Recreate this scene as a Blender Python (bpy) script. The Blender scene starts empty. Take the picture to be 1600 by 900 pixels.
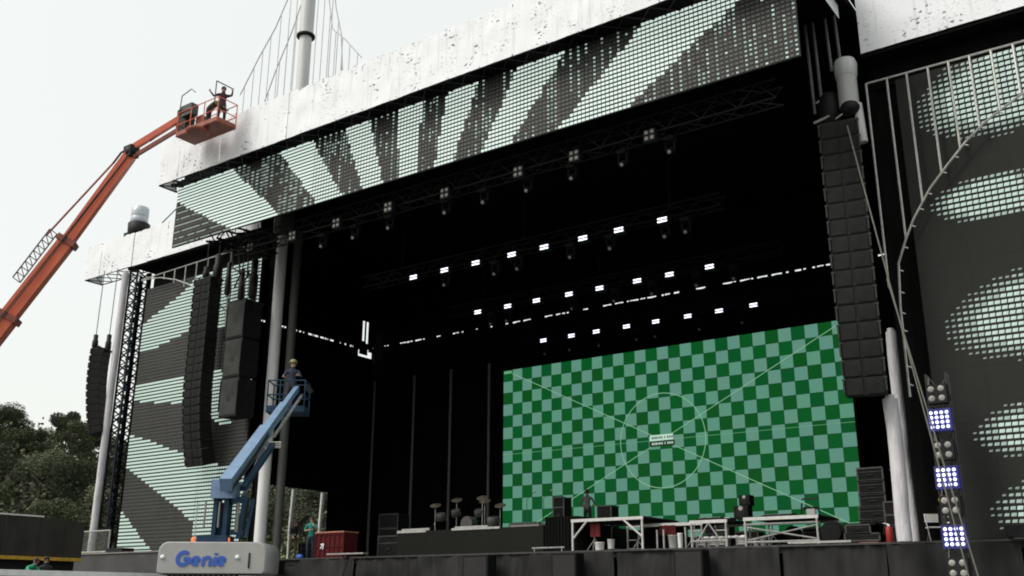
import bpy, bmesh, math, random
from mathutils import Vector, Matrix, noise
random.seed(7)
D=bpy.data; S=bpy.context.scene; COL=S.collection
# ---------------------------------------------------------------- camera
F_=1559.7; TH=.30205; RO=.0041; YA=.61913
fw=Vector((-math.sin(YA)*math.cos(TH),math.cos(YA)*math.cos(TH),math.sin(TH)))
r0=Vector((math.cos(YA),math.sin(YA),0)); u0=r0.cross(fw)
rt=r0*math.cos(RO)+u0*math.sin(RO); up=u0*math.cos(RO)-r0*math.sin(RO)
cam=D.objects.new('camera',D.cameras.new('camera')); COL.objects.link(cam); S.camera=cam
m=Matrix((rt,up,-fw)).transposed().to_4x4(); m.translation=(0,0,1.0); cam.matrix_world=m
cam.data.lens=F_/1600*36; cam.data.sensor_width=36; cam.data.clip_end=3000; cam.data.clip_start=.1
S.render.engine='CYCLES'; S.cycles.filter_width=1.9
S.cycles.max_bounces=6
# ---------------------------------------------------------------- sky, sun, exposure
W=D.worlds.new('World'); S.world=W; W.use_nodes=True
nt=W.node_tree; nt.nodes.clear()
sky=nt.nodes.new('ShaderNodeTexSky'); sky.sky_type='NISHITA'; sky.sun_disc=False
SUN_EL=math.radians(48); SUN_DIR=Vector((-.55,-.83,0)).normalized()
sky.sun_elevation=SUN_EL; sky.sun_rotation=math.atan2(SUN_DIR.x,SUN_DIR.y); sky.dust_density=6; sky.air_density=1.2
b1=nt.nodes.new('ShaderNodeBackground'); b1.inputs[1].default_value=.05
b2=nt.nodes.new('ShaderNodeBackground'); b2.inputs[0].default_value=(.86,.87,.81,1); b2.inputs[1].default_value=.93
ad=nt.nodes.new('ShaderNodeAddShader'); ou=nt.nodes.new('ShaderNodeOutputWorld')
nt.links.new(sky.outputs[0],b1.inputs[0]); nt.links.new(b1.outputs[0],ad.inputs[0]); nt.links.new(b2.outputs[0],ad.inputs[1]); nt.links.new(ad.outputs[0],ou.inputs[0])
sl=D.lights.new('sun','SUN'); sl.energy=2.2; sl.angle=math.radians(22); sl.color=(1,.985,.96)
so=D.objects.new('sun',sl); COL.objects.link(so)
sd=SUN_DIR*math.cos(SUN_EL)+Vector((0,0,math.sin(SUN_EL)))
so.rotation_euler=(-sd).to_track_quat('-Z','Y').to_euler()
so.location=sd*60
S.view_settings.view_transform='Standard'; S.view_settings.look='None'; S.view_settings.exposure=0; S.view_settings.gamma=1
# ---------------------------------------------------------------- materials
def mat(name,col,rough=.6,metal=0,var=.15,scale=6,bump=0,emit=None,es=1,spec=.5,stretch=None):
    m=D.materials.new(name); m.use_nodes=True; n=m.node_tree; b=n.nodes['Principled BSDF']
    b.inputs['Roughness'].default_value=rough; b.inputs['Metallic'].default_value=metal
    b.inputs['Specular IOR Level'].default_value=spec
    tc=n.nodes.new('ShaderNodeTexCoord'); nz=n.nodes.new('ShaderNodeTexNoise'); nz.inputs['Scale'].default_value=scale; nz.inputs['Detail'].default_value=5
    if stretch:
        mp=n.nodes.new('ShaderNodeMapping'); mp.inputs['Scale'].default_value=stretch
        n.links.new(tc.outputs['Object'],mp.inputs[0]); n.links.new(mp.outputs[0],nz.inputs[0])
    else: n.links.new(tc.outputs['Object'],nz.inputs[0])
    cr=n.nodes.new('ShaderNodeValToRGB'); cr.color_ramp.elements[0].position=.3; cr.color_ramp.elements[1].position=.7
    cr.color_ramp.elements[0].color=tuple(c*(1-var) for c in col)+(1,); cr.color_ramp.elements[1].color=tuple(min(1,c*(1+var)) for c in col)+(1,)
    n.links.new(nz.outputs[0],cr.inputs[0]); n.links.new(cr.outputs[0],b.inputs['Base Color'])
    if bump:
        bp=n.nodes.new('ShaderNodeBump'); bp.inputs['Strength'].default_value=bump; bp.inputs['Distance'].default_value=.05
        n.links.new(nz.outputs[0],bp.inputs['Height']); n.links.new(bp.outputs[0],b.inputs['Normal'])
    if emit:
        b.inputs['Emission Color'].default_value=tuple(emit)+(1,); b.inputs['Emission Strength'].default_value=es
    return m
M={}
def A(k,*a,**k2): M[k]=mat(k,*a,**k2)
A('black_drape',(.006,.006,.006),.95,spec=.05,var=.3,scale=2,stretch=(3,3,.3))
A('pole_grey',(.16,.165,.15),.6)
A('black_metal',(.011,.011,.012),.6,spec=.25,var=.3)
A('steel',(.2,.2,.19),.5,.4,var=.25)
A('dark_steel',(.05,.05,.05),.5,.4,var=.3)
A('pipe',(.55,.56,.55),.5,0,var=.1,scale=1.5,stretch=(4,4,.5))
A('pipe_inner',(.07,.07,.065),.6)
A('wrap',(.56,.55,.57),.75,var=.14,scale=2.5,bump=1,stretch=(2,2,.7))
A('alu',(.42,.42,.4),.4,.5,var=.2)
A('white_paint',(.78,.78,.76),.5,var=.08)
A('frame_white',(.55,.55,.53),.5,var=.15)
A('box_black',(.012,.012,.012),.8,var=.3)
A('hang_black',(.011,.011,.011),.8,spec=.1)
A('front_truss',(.02,.02,.019),.7,spec=.2)
A('pillar_white',(.72,.72,.71),.6,var=.1,scale=1.5,stretch=(4,4,.5))
A('stay_grey',(.13,.13,.11),.6)
A('cable',(.13,.13,.12),.5)
A('hanger',(.5,.5,.5),.6)
A('speaker',(.011,.011,.011),.7,spec=.18,var=.25,scale=3)
A('speaker_grille',(.02,.021,.02),.8,spec=.1,var=.35,scale=2)
A('speaker_front',(.045,.049,.045),.8,spec=.1,var=.3,scale=1.5)
A('skirt',(.026,.026,.026),.9,var=.35,scale=1.2,spec=.2,stretch=(1.5,1,.6))
A('riser_black',(.014,.0145,.013),.9,var=.1,scale=.5,spec=.1)
A('deck',(.03,.03,.03),.8)
A('wing_grey',(.055,.055,.055),.85,var=.25,scale=1.5)
A('led_back',(.018,.02,.018),.8,var=.2)
A('led_grey',(.027,.0275,.0255),.85,var=.06,spec=.15)
A('led_off',(.05,.05,.046),.6,var=.2,scale=8)
for i,(c,s) in enumerate([((.6,.78,.68),.22),((.6,.78,.68),.45),((.62,.8,.7),.72),((.74,.88,.8),.92)]):
    A('led_on%d'%i,(.1,.12,.11),.5,emit=c,es=s)
A('strobe',(.5,.5,.55),.4,emit=(.86,.86,1),es=2.2)
A('led_blue',(.3,.3,.5),.4,emit=(.5,.52,1),es=3.2)
A('blue_glow',(.01,.01,.05),.4,emit=(.02,.02,.2),es=.5)
A('lens',(.3,.3,.28),.35,var=.15,scale=20)
A('lens_big',(.28,.28,.26),.3,var=.25,scale=20)
A('orange',(.6,.115,.05),.45,var=.12,scale=2)
A('orange_dark',(.24,.055,.03),.5,var=.3,scale=5)
A('blue',(.15,.24,.37),.35,var=.15,scale=3)
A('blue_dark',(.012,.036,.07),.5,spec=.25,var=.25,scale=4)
A('lift_grey',(.35,.35,.34),.45,var=.07,scale=3)
A('logo_blue',(.03,.1,.42),.5,var=.05)
A('beacon',(.7,.12,.04),.3,emit=(1,.25,.08),es=.6)
A('tyre',(.02,.02,.02),.8)
A('skin',(.42,.25,.18),.55,var=.08)
A('dark_cloth',(.02,.02,.022),.85,var=.25); A('grey_shirt',(.14,.13,.13),.85); A('teal_shirt',(.02,.22,.19),.8,var=.15)
A('navy_trousers',(.015,.03,.045),.85); A('olive_cloth',(.09,.08,.045),.85); A('maroon_cloth',(.05,.02,.02),.85); A('blue_shirt',(.012,.02,.05),.8); A('green_shirt',(.03,.3,.17),.8)
A('hair',(.02,.015,.012),.8); A('yellow_hat',(.17,.165,.05),.4); A('shoe',(.015,.015,.015),.6); A('reflective',(.5,.52,.5),.4)  # hat yellow has the stage roof's shade worked into its colour
A('red',(.3,.015,.015),.45); A('red_case',(.075,.008,.01),.7,spec=.15,var=.3,scale=5)
A('case_black',(.009,.009,.0095),.7,spec=.12,var=.3); A('case_grey',(.34,.34,.33),.5,var=.1)
A('wood_orange',(.4,.18,.12),.6); A('drum_shell',(.06,.06,.057),.35); A('cymbal',(.35,.33,.26),.3,.8)
A('yellow_stripe',(.55,.33,.04),.5,var=.3); A('trailer',(.03,.026,.022),.55,var=.4,scale=1.2)
A('barrier_white',(.75,.76,.74),.6,var=.08); A('barrier_pink',(.33,.29,.29),.7,var=.2,scale=1)
A('asphalt',(.05,.05,.048),.9,var=.25,scale=.8); A('hill_soil',(.05,.05,.03),.95,var=.35,scale=.08)
A('leaf',(.094,.108,.064),.9,var=.22,scale=.6,spec=.1); A('leaf_dark',(.08,.092,.058),.9,var=.22,scale=.6,spec=.1); A('shrub',(.11,.13,.05),.8,var=.3,scale=1); A('bark',(.09,.075,.055),.9)
A('yellow_plastic',(.4,.33,.05),.5); A('canister',(.48,.52,.56),.3,.2)
# white cloud-cut banner cloth: base white with small grey flecks, sparse seams
def banner_mat():
    m=D.materials.new('banner_cloth'); m.use_nodes=True; n=m.node_tree; b=n.nodes['Principled BSDF']; L=n.links.new
    b.inputs['Roughness'].default_value=.8
    tc=n.nodes.new('ShaderNodeTexCoord')
    def noise(sc,det,stretch=(1,1,1),loc=(0,0,0)):
        mp=n.nodes.new('ShaderNodeMapping'); mp.inputs['Scale'].default_value=stretch; mp.inputs['Location'].default_value=loc; L(tc.outputs['Object'],mp.inputs[0])
        z=n.nodes.new('ShaderNodeTexNoise'); z.inputs['Scale'].default_value=sc; z.inputs['Detail'].default_value=det; L(mp.outputs[0],z.inputs[0]); return z.outputs[0]
    def ramp(v,a,c):
        r=n.nodes.new('ShaderNodeMapRange'); r.inputs[1].default_value=a; r.inputs[2].default_value=c; r.clamp=True; L(v,r.inputs[0]); return r.outputs[0]
    def mth(op,a,c):
        q=n.nodes.new('ShaderNodeMath'); q.operation=op
        for i,v in enumerate((a,c)):
            if isinstance(v,(int,float)): q.inputs[i].default_value=v
            else: L(v,q.inputs[i])
        return q.outputs[0]
    fine=ramp(noise(8,4,(1.0,1,1.6)),.56,.68); mask=ramp(noise(.8,3),.40,.62)
    big=ramp(noise(6.5,5,(.8,1,1.5),(7,0,3)),.57,.62); mask2=ramp(noise(1.1,2,(1,1,1),(3,1,9)),.55,.62)
    streak=ramp(noise(2.2,4,(3.2,1,.16),(2,0,5)),.55,.72)
    f=mth('MAXIMUM',mth('MULTIPLY',streak,.22),mth('MAXIMUM',mth('MULTIPLY',mth('MULTIPLY',fine,mask),.5),mth('MULTIPLY',big,mask2)))
    mx=n.nodes.new('ShaderNodeMixRGB'); L(f,mx.inputs[0]); mx.inputs[1].default_value=(.80,.82,.84,1); mx.inputs[2].default_value=(.1,.1,.11,1)
    L(mx.outputs[0],b.inputs['Base Color'])
    bp=n.nodes.new('ShaderNodeBump'); bp.inputs['Strength'].default_value=.25; bp.inputs['Distance'].default_value=.03; L(noise(5,4,(2,1,.5)),bp.inputs['Height']); L(bp.outputs[0],b.inputs['Normal'])
    return m
M['banner']=banner_mat()
# ---------------------------------------------------------------- mesh builder
class MB:
    def __init__(s): s.v=[]; s.f=[]; s.mi=[]; s.cur=0; s.sm=[]
    def raw(s,vs,fs,smooth=False):
        o=len(s.v); s.v+= [Vector(v) for v in vs]; s.f+=[tuple(i+o for i in f) for f in fs]; s.mi+=[s.cur]*len(fs); s.sm+=[smooth]*len(fs); return s
    def obox(s,c,ax,ay,az):
        c=Vector(c); vs=[c+ax*i+ay*j+az*k for k in(-.5,.5) for j in(-.5,.5) for i in(-.5,.5)]
        return s.raw(vs,[(0,2,3,1),(4,5,7,6),(0,1,5,4),(2,6,7,3),(0,4,6,2),(1,3,7,5)])
    def box(s,x0,y0,z0,x1,y1,z1): return s.obox(((x0+x1)/2,(y0+y1)/2,(z0+z1)/2),Vector((abs(x1-x0),0,0)),Vector((0,abs(y1-y0),0)),Vector((0,0,abs(z1-z0))))
    def beam(s,p,q,w,h,upv=(0,0,1)):
        p=Vector(p);q=Vector(q); d=q-p; u=Vector(upv); a=d.cross(u)
        if a.length<1e-5: a=d.cross(Vector((1,0,0)))
        a.normalize(); b=a.cross(d).normalized(); return s.obox((p+q)/2,a*w,b*h,d)
    def tube(s,p,q,r,n=6,r2=None,cap=True):
        p=Vector(p);q=Vector(q); d=q-p; a=d.orthogonal().normalized(); b=d.cross(a).normalized(); r2=r if r2 is None else r2
        vs=[p+(a*math.cos(t)+b*math.sin(t))*r for t in [i*2*math.pi/n for i in range(n)]]+[q+(a*math.cos(t)+b*math.sin(t))*r2 for t in [i*2*math.pi/n for i in range(n)]]
        fs=[(i,(i+1)%n,n+(i+1)%n,n+i) for i in range(n)]
        s.raw(vs,fs,n>6)
        if cap:
            if n>6: s.v+=vs
            o=len(s.v)-2*n; s.f+=[tuple(o+i for i in range(n-1,-1,-1)),tuple(o+n+i for i in range(n))]; s.mi+=[s.cur]*2; s.sm+=[False]*2
        return s
    def path(s,pts,r,n=5,closed=False):
        for i in range(len(pts)-(0 if closed else 1)): s.tube(pts[i],pts[(i+1)%len(pts)],r,n)
        return s
    def lathe(s,c,prof,n=16,axis=None):
        c=Vector(c); ax=Vector(axis or (0,0,1)).normalized(); a=ax.orthogonal().normalized(); b=ax.cross(a)
        vs=[c+ax*z+(a*math.cos(t)+b*math.sin(t))*r for r,z in prof for t in [i*2*math.pi/n for i in range(n)]]
        fs=[(k*n+i,k*n+(i+1)%n,(k+1)*n+(i+1)%n,(k+1)*n+i) for k in range(len(prof)-1) for i in range(n)]
        s.raw(vs,fs,True); s.v+=vs[:n]+vs[-n:]; o=len(s.v)-2*n
        s.f+=[tuple(o+i for i in range(n-1,-1,-1)),tuple(o+n+i for i in range(n))]; s.mi+=[s.cur]*2; s.sm+=[False]*2
        return s
    def ball(s,c,r,n=10,sc=(1,1,1)):
        c=Vector(c); vs=[];fs=[]
        h=n//2+1
        for k in range(h+1):
            t=math.pi*k/h
            for i in range(n):
                p=2*math.pi*i/n; vs.append(c+Vector((r*sc[0]*math.sin(t)*math.cos(p),r*sc[1]*math.sin(t)*math.sin(p),r*sc[2]*math.cos(t))))
        for k in range(h):
            for i in range(n): fs.append((k*n+i,(k+1)*n+i,(k+1)*n+(i+1)%n,k*n+(i+1)%n))
        return s.raw(vs,fs,True)
    def truss(s,p,q,w,h=None,step=None,r=.03,lr=.018,upv=(0,0,1)):
        h=h or w; p=Vector(p);q=Vector(q); d=q-p; L=d.length; u=Vector(upv); a=d.cross(u)
        if a.length<1e-4: a=Vector((1,0,0))
        a=a.normalized()*w/2; b=a.cross(d).normalized()*h/2
        C=[a+b,-a+b,-a-b,a-b]
        for c in C: s.tube(p+c,q+c,r,5)
        n=max(1,round(L/(step or w)))
        for i in range(n):
            t0=p+d*(i/n); t1=p+d*((i+1)/n)
            for j in range(4):
                c0,c1=C[j],C[(j+1)%4]
                if i%2: c0,c1=c1,c0
                s.tube(t0+c0,t1+c1,lr,4,cap=False)
        return s
    def build(s,name,mats,parent=None,origin=None,local=False,bevel=0):
        me=D.meshes.new(name)
        org=Vector(origin) if origin is not None else (Vector(parent.get('org',(0,0,0))) if parent is not None and not local else Vector((0,0,0)))
        me.from_pydata([v-org for v in s.v],[],s.f)
        for x in (mats if isinstance(mats,(list,tuple)) else [mats]): me.materials.append(M[x])
        me.polygons.foreach_set('material_index',s.mi); me.polygons.foreach_set('use_smooth',s.sm); me.update()
        o=D.objects.new(name,me); COL.objects.link(o)
        if parent is not None: o.parent=parent; o['org']=tuple(org)
        elif origin is not None: o.location=org
        if bevel:
            b=o.modifiers.new('bevel','BEVEL'); b.width=bevel; b.segments=2; b.limit_method='ANGLE'
        return o
def tag(o,label,cat=None,group=None,kind=None):
    if label: o['label']=label
    if cat: o['category']=cat
    if group: o['group']=group
    if kind: o['kind']=kind
    return o
def thing(name,org,label,cat,group=None,rz=0):
    o=D.objects.new(name,None); COL.objects.link(o); o.location=org; o.rotation_euler=(0,0,rz); o.empty_display_size=.2
    o['org']=tuple(org) ; return tag(o,label,cat,group)
def copy_tree(o,loc=None,rz=None,label=None,parent=None):
    c=o.copy(); COL.objects.link(c)
    if parent: c.parent=parent
    for ch in o.children: copy_tree(ch,parent=c)
    if loc is not None: c.location=loc
    if rz is not None: c.rotation_euler=(0,0,rz)
    if label: c['label']=label
    return c
def inpoly(x,y,P):
    r=False
    for i in range(len(P)):
        (x1,y1),(x2,y2)=P[i],P[i-1]
        if (y1>y)!=(y2>y) and x<(x2-x1)*(y-y1)/(y2-y1)+x1: r=not r
    return r
# ---------------------------------------------------------------- ground, hill
g=MB(); g.raw([(-900,-400,0),(500,-400,0),(500,900,0),(-900,900,0)],[(0,1,2,3)]); tag(g.build('ground','asphalt'),'dark tarmac ground',kind='structure')
# hill: coordinates (a = along, u = up the slope). base line ~95 m out on the left
HB=Vector((-105,42,0)); HA=Vector((.70,.714,0)); HN=Vector((-.714,.70,0))
def hz(a,u):
    rid=24-0.28*(a+8) if a>-8 else 24
    rid=max(9,rid) if a<22 else max(15.5,rid)
    t=max(0,min(1,u/52)); return 3+ (rid-3)*(t*t*(3-2*t))*1.0 - max(0,u-55)*.1+.8*noise.noise(Vector((a*.05,u*.05,1)))
h=MB(); NA,NU=60,24; vs=[]
for j in range(NU+1):
    for i in range(NA+1):
        a=-110+i*5; u=-20+j*6; p=HB+HA*a+HN*u; z=hz(a,u) if u>0 else 3*(u+20)/20; vs.append((p.x,p.y,z))
h.raw(vs,[(j*(NA+1)+i,j*(NA+1)+i+1,(j+1)*(NA+1)+i+1,(j+1)*(NA+1)+i) for j in range(NU) for i in range(NA)],True)
tag(h.build('hill','hill_soil'),'wooded hillside rising behind the stage',kind='structure')
def leaf_crown(mb,c,R,n,size,seed,flat=.75):
    rd=random.Random(seed)
    lobes=[(Vector((rd.uniform(-.62,.62)*R,rd.uniform(-.62,.62)*R,rd.uniform(-.5,.62)*R*flat)),rd.uniform(.28,.52)*R) for _ in range(11)]
    for k in range(n):
        l,r=lobes[k%11]
        d=Vector((rd.gauss(0,1),rd.gauss(0,1),rd.gauss(0,1))).normalized()*r*rd.uniform(.65,1.12)
        p=Vector(c)+l+Vector((d.x,d.y,d.z*.75)); a=Vector((rd.gauss(0,1),rd.gauss(0,1),rd.gauss(0,.5))).normalized(); b=a.orthogonal().normalized()
        s=size*rd.uniform(.5,1.3); mb.raw([p+a*s,p+b*s*.6,p-a*s,p-b*s*.6],[(0,1,2,3)])
def tree_proto(seed,R,H,lm):
    t=thing('tree',(0,0,0),'','tree'); tr=MB(); rd=random.Random(seed)
    tr.tube((0,0,-1),(.3,.1,H*.6),.28,7,.14)
    for k in range(5):
        an=rd.uniform(0,6.28); tr.tube((.2,.05,H*rd.uniform(.35,.55)),(math.cos(an)*R*.5,math.sin(an)*R*.5,H*rd.uniform(.65,.9)),.11,5,.03)
    tr.build('trunk','bark',t,local=True)
    cr=MB(); leaf_crown(cr,(0,0,H*.62),R,9000,.14,seed,.95); cr.build('crown',lm,t,local=True)
    return t
protos=[tree_proto(1,3.6,8,'leaf'),tree_proto(2,4.2,7,'leaf_dark'),tree_proto(3,2.6,9.5,'leaf_dark'),tree_proto(4,3.2,6,'leaf')]
rd=random.Random(5); first={}
def put_tree(k,a,u,sc,label,group):
    p=HB+HA*a+HN*u; loc=(p.x,p.y,hz(a,u)-.6)
    if k in first: t=copy_tree(protos[k])
    else: t=protos[k]; first[k]=1
    t.location=loc; t.rotation_euler=(0,0,rd.uniform(0,6.28)); t.scale=(sc,sc,sc*rd.uniform(.85,1.1)); t['label']=label; t['group']=group
ORD=['first','second','third','fourth','fifth','sixth','seventh','eighth','ninth','tenth','eleventh','twelfth','thirteenth','fourteenth','fifteenth','sixteenth','seventeenth','eighteenth']
# only the stretches of hillside that show left of the stage and through its side opening carry trees
rows=[('on the hill ridge against the sky','trees along the hill ridge',51,3.7,(.55,.95),0),('just below the hill ridge','trees below the ridge',38,6.2,(.8,1.1),1),('halfway up the hill','trees halfway up the hillside',25,6.6,(.8,1.2),2),('low on the hillside','trees low on the hillside',12,7,(.8,1.2),3)]
kinds=['full-crowned dull green tree','broad dark tree','tall narrow dark tree','low round dull green tree']
for nm,gr,u,st,(s0,s1),ri in rows:
    a=-34+rd.uniform(0,3); n=0; side=0
    while a<44:
        uu=u+rd.uniform(-3,3); p=HB+HA*a+HN*uu; q=p.x/p.y
        left=-2.4<q<-1.40; opening=-1.22<q<-1.0 and ri>0
        if left or opening:
            k=rd.choice((0,1,2,3)) if ri==0 else rd.choice((0,1,3))
            if opening and not side: side=1; n=0
            put_tree(k,a,uu,rd.uniform(s0,s1),kinds[k]+' '+nm+(', %s from the left'%ORD[min(n,17)] if not opening else ', %s in the side opening'%ORD[min(n,17)]),gr); n+=1
        a+=st*rd.uniform(.75,1.25)
for k in range(4):
    if k not in first:
        for c in list(protos[k].children): D.objects.remove(c)
        D.objects.remove(protos[k])
uw=MB(); r2=random.Random(9)
for k in range(70000):
    a=r2.uniform(-60,90); u=r2.uniform(2,55); p=HB+HA*a+HN*u; c=Vector((p.x,p.y,hz(a,u)+abs(r2.gauss(0,1.4)))); d=Vector((r2.gauss(0,1),r2.gauss(0,1),r2.gauss(0,.6))).normalized(); b=d.orthogonal().normalized(); s=r2.uniform(.15,.4)
    uw.raw([c+d*s,c+b*s*.7,c-d*s,c-b*s*.7],[(0,1,2,3)])
tag(uw.build('undergrowth','leaf'),'dense dull undergrowth covering the hillside between the trees','undergrowth',kind='stuff')
sh=MB()
for k in range(12000):
    a=r2.uniform(-80,110); u=r2.uniform(-14,2)+2*noise.noise(Vector((a*.1,0,0))); p=HB+HA*a+HN*u; c=Vector((p.x,p.y,(hz(a,u) if u>0 else 3*(u+20)/20)+abs(r2.gauss(0,1.3))*(1+.6*noise.noise(Vector((a*.2,3,0)))))); d=Vector((r2.gauss(0,1),r2.gauss(0,1),r2.gauss(0,.6))).normalized(); b=d.orthogonal().normalized(); s=r2.uniform(.15,.4)
    sh.raw([c+d*s,c+b*s*.6,c-d*s,c-b*s*.6],[(0,1,2,3)])
tag(sh.build('scrub','shrub'),'lighter green scrub along the foot of the hill','scrub',kind='stuff')

# ---------------------------------------------------------------- main stage body
DK=2.5
t=thing('stage_deck',(-20,29,0),'long dark stage platform with a black cloth skirt along its front','stage')
MB().box(-34.5,29.02,2.3,-1,44,DK).build('deck_top','deck',t)
MB().box(-41.5,30.6,2.3,-34.52,44,DK).build('deck_top','deck',t)
MB().box(-34.6,29.35,.02,-1,29.5,2.28).build('plinth','black_drape',t)
def sheet(x0,x1,z0,z1,y,nx,nz,fn):
    mb=MB(); vs=[(x0+(x1-x0)*i/nx,y+fn(x0+(x1-x0)*i/nx,z0+(z1-z0)*j/nz),z0+(z1-z0)*j/nz) for j in range(nz+1) for i in range(nx+1)]
    return mb.raw(vs,[(j*(nx+1)+i,j*(nx+1)+i+1,(j+1)*(nx+1)+i+1,(j+1)*(nx+1)+i) for j in range(nz) for i in range(nx)],True)
def drape(x,z): return .09*noise.noise(Vector((x*2.2+z*.9,z*.5,0)))+.05*noise.noise(Vector((x*7,z*1.2,4)))+.10*abs(noise.noise(Vector((x*.8-z*1.6,x*.3,9))))
xs=[-34.5,-31,-28,-24.8,-22.4,-19.8,-16.5,-14.2,-11,-8,-4.6,-1.02]
for i in range(len(xs)-1): sheet(xs[i]+.03,xs[i+1]-.03,.02,2.47,28.97-(.1 if i%2 else 0),44,10,drape).build('skirt_panel','skirt',t)
MB().box(-34.5,28.9,2.475,-1,29.015,2.53).build('deck_edge','dark_steel',t)
t=thing('stage_roof',(-24,33,15),'black roof and upper masking of the main stage','stage roof')
MB().box(-36.1,25.2,18.9,-7.3,30,19.2).build('roof_cover','black_drape',t); MB().box(-42,30.005,18.9,-7.3,44,19.2).build('roof_cover','black_drape',t)
for bx in ((-41.1,15.52,-6.5,18.88),): MB().box(bx[0],43.05,bx[1],bx[2],43.1,bx[3]).build('upper_drape','black_drape',t)
for q in ((31,15.3,42.1,17.0),(42.28,15.3,42.42,17.0),(42.6,15.3,43.06,17.0),(42.1,14.92,42.42,15.75),(42.42,14.92,42.6,15.65),(41.9,14.92,42.1,15.3),(31,17.0,43.06,18.88)): MB().box(-41.03,q[0],q[1],-41.01,q[2],q[3]).build('upper_drape','black_drape',t)
MB().box(-7.25,29.6,2.55,-7.1,43,18.88).build('side_drape','black_drape',t)
MB().box(-36.5,25.1,15.2,-36.2,31,18.88).build('side_drape','black_drape',t) if False else None
# slits of daylight: curtain tops are a touch lower than the upper drape, plugged here and there
bt=thing('back_curtain',(-24,43,DK),'tall black curtain closing the rear of the stage behind the test screen','curtain')
x=-41.1; i=0
while x<-7.2:
    w=random.uniform(2.4,3.4); x2=min(-7.2,x+w)
    sheet(x,x2+.02,DK+.01,15.43,43+(.03 if i%2 else 0),14,3,lambda X,Z:.05*math.sin(X*9)).build('curtain_panel','black_drape',bt); x=x2; i+=1
pl=MB(); x=-41.
while x<-7.3:
    w=random.choice((.05,.1,.2,.3,.9)); pl.box(x,43.06,15.40,min(x+w,-7.3),43.09,15.54); x+=w+random.choice((.12,.2,.3,.5))
pl.build('curtain_hem','black_drape',bt)
st=thing('side_curtain',(-41,36,DK),'black side curtain left of the stage with an open gap under it','curtain')
mb=MB()
mb.raw([(-41,30.4,6.7),(-41,40,6.62),(-41,40,15.2),(-41,30.4,15.2)],[(0,1,2,3)]).build('curtain_panel','black_drape',st)
MB().raw([(-41,39.98,DK),(-41,43.4,DK),(-41,43.4,14.78),(-41,41.8,14.78),(-41,41.8,15.2),(-41,39.98,15.2)],[(0,1,2,3,4,5)]).build('curtain_panel','black_drape',st)
pl=MB(); y=31
while y<43:
    w=random.choice((.05,.15,.3,.5)); pl.box(-41.06,y,15.17,-41.02,min(43,y+w),15.33); y+=w+random.choice((.08,.15,.3))
pl.build('curtain_hem','black_drape',st)
# upright poles standing at the rear
pg=thing('rear_pole',(-40.1,42.4,DK),'grey pole nearest the rear left corner of the stage','pole','grey poles before the back curtain')
MB().tube((-40.1,42.4,DK),(-40.1,42.4,13.2),.075,8).build('pole_tube','pole_grey',pg)
for k,(x,lb) in enumerate([(-37.03,'grey pole second from the left before the back curtain'),(-34.35,'grey pole rising above the drum kit'),(-31.7,'grey pole just left of the green test screen')]):
    copy_tree(pg,(x,42.4,DK),label=lb)
# white pillars seen through side opening
for y,lb in ((37.7,'bent white post in the side opening nearer the front'),(39.85,'white post at the far edge of the side opening')):
    w=MB(); w.tube((-41.3,y,DK),(-41.3,y-.05,4.6),.1,8); w.tube((-41.3,y-.05,4.6),(-41.3,y+.05,6.6),.1,8,.11)
    tag(w.build('wrapped_post','white_paint',origin=(-41.3,y,DK)),lb,'post')
# ---------------------------------------------------------------- LED walls
def led_wall(name,label,x0,x1,z0,z1,y,level,tile,pitch=.15,smooth=False):
    t=thing(name,(x0,y,z0),label,'led screen'); t['org']=(x0,y,z0)
    nx=max(1,round((x1-x0)/tile)); nz=max(1,round((z1-z0)/tile)); w=(x1-x0)/nx; hh=(z1-z0)/nz; me=None
    for i in range(nx):
        for j in range(nz):
            if me is None:
                e_=.0015 if smooth else .006; o=MB().box(e_,-.02,e_,w-e_,.06,hh-e_).build('led_panel','led_grey' if smooth else 'led_back',t,local=True); me=o
            else: o=me.copy(); COL.objects.link(o)
            o.location=(i*w,random.uniform(-.001,.001) if smooth else random.uniform(-.004,.004),j*hh)
    cols=int((x1-x0)/pitch); rows=int((z1-z0)/pitch)
    mbs={}
    for j in range(rows):
        for i in range(cols):
            X=x0+(i+.5)*(x1-x0)/cols; Z=z0+(j+.5)*(z1-z0)/rows; l,sz=level(X,Z,i,j)
            mb=mbs.setdefault('d',MB()); mb.cur=l
            if l==0 and smooth: continue
            a,b=(.054,.036) if l==0 else (.053*sz,.037*sz)
            if pitch>.155: a*=1.08; b*=1.08
            if l and ((not smooth and pitch>.155 and X<-38.2) or (pitch<.155 and X<-27.5)): a=(x1-x0)/cols/2+.001
            k_=.028 if smooth else 0
            d=.035
            if smooth: a*=.85; b*=1.05
            c_=.6 if smooth else 1
            vs=[(X-a-k_,y-d,Z-b),(X+a*c_-k_,y-d,Z-b),(X+a+k_,y-d,Z+b),(X-a*c_+k_,y-d,Z+b),(X-a*1.1,y-.018,Z-b*1.1),(X+a*1.1,y-.018,Z-b*1.1),(X+a*1.1,y-.018,Z+b*1.1),(X-a*1.1,y-.018,Z+b*1.1)]
            mb.raw(vs,[(0,1,2,3),(0,4,5,1),(2,6,7,3),(1,5,6,2),(3,7,4,0)])
    o=mbs['d'].build('led_pixels',['led_off','led_on0','led_on1','led_on2','led_on3'],t); o['kind']='stuff'
    return t
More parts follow.
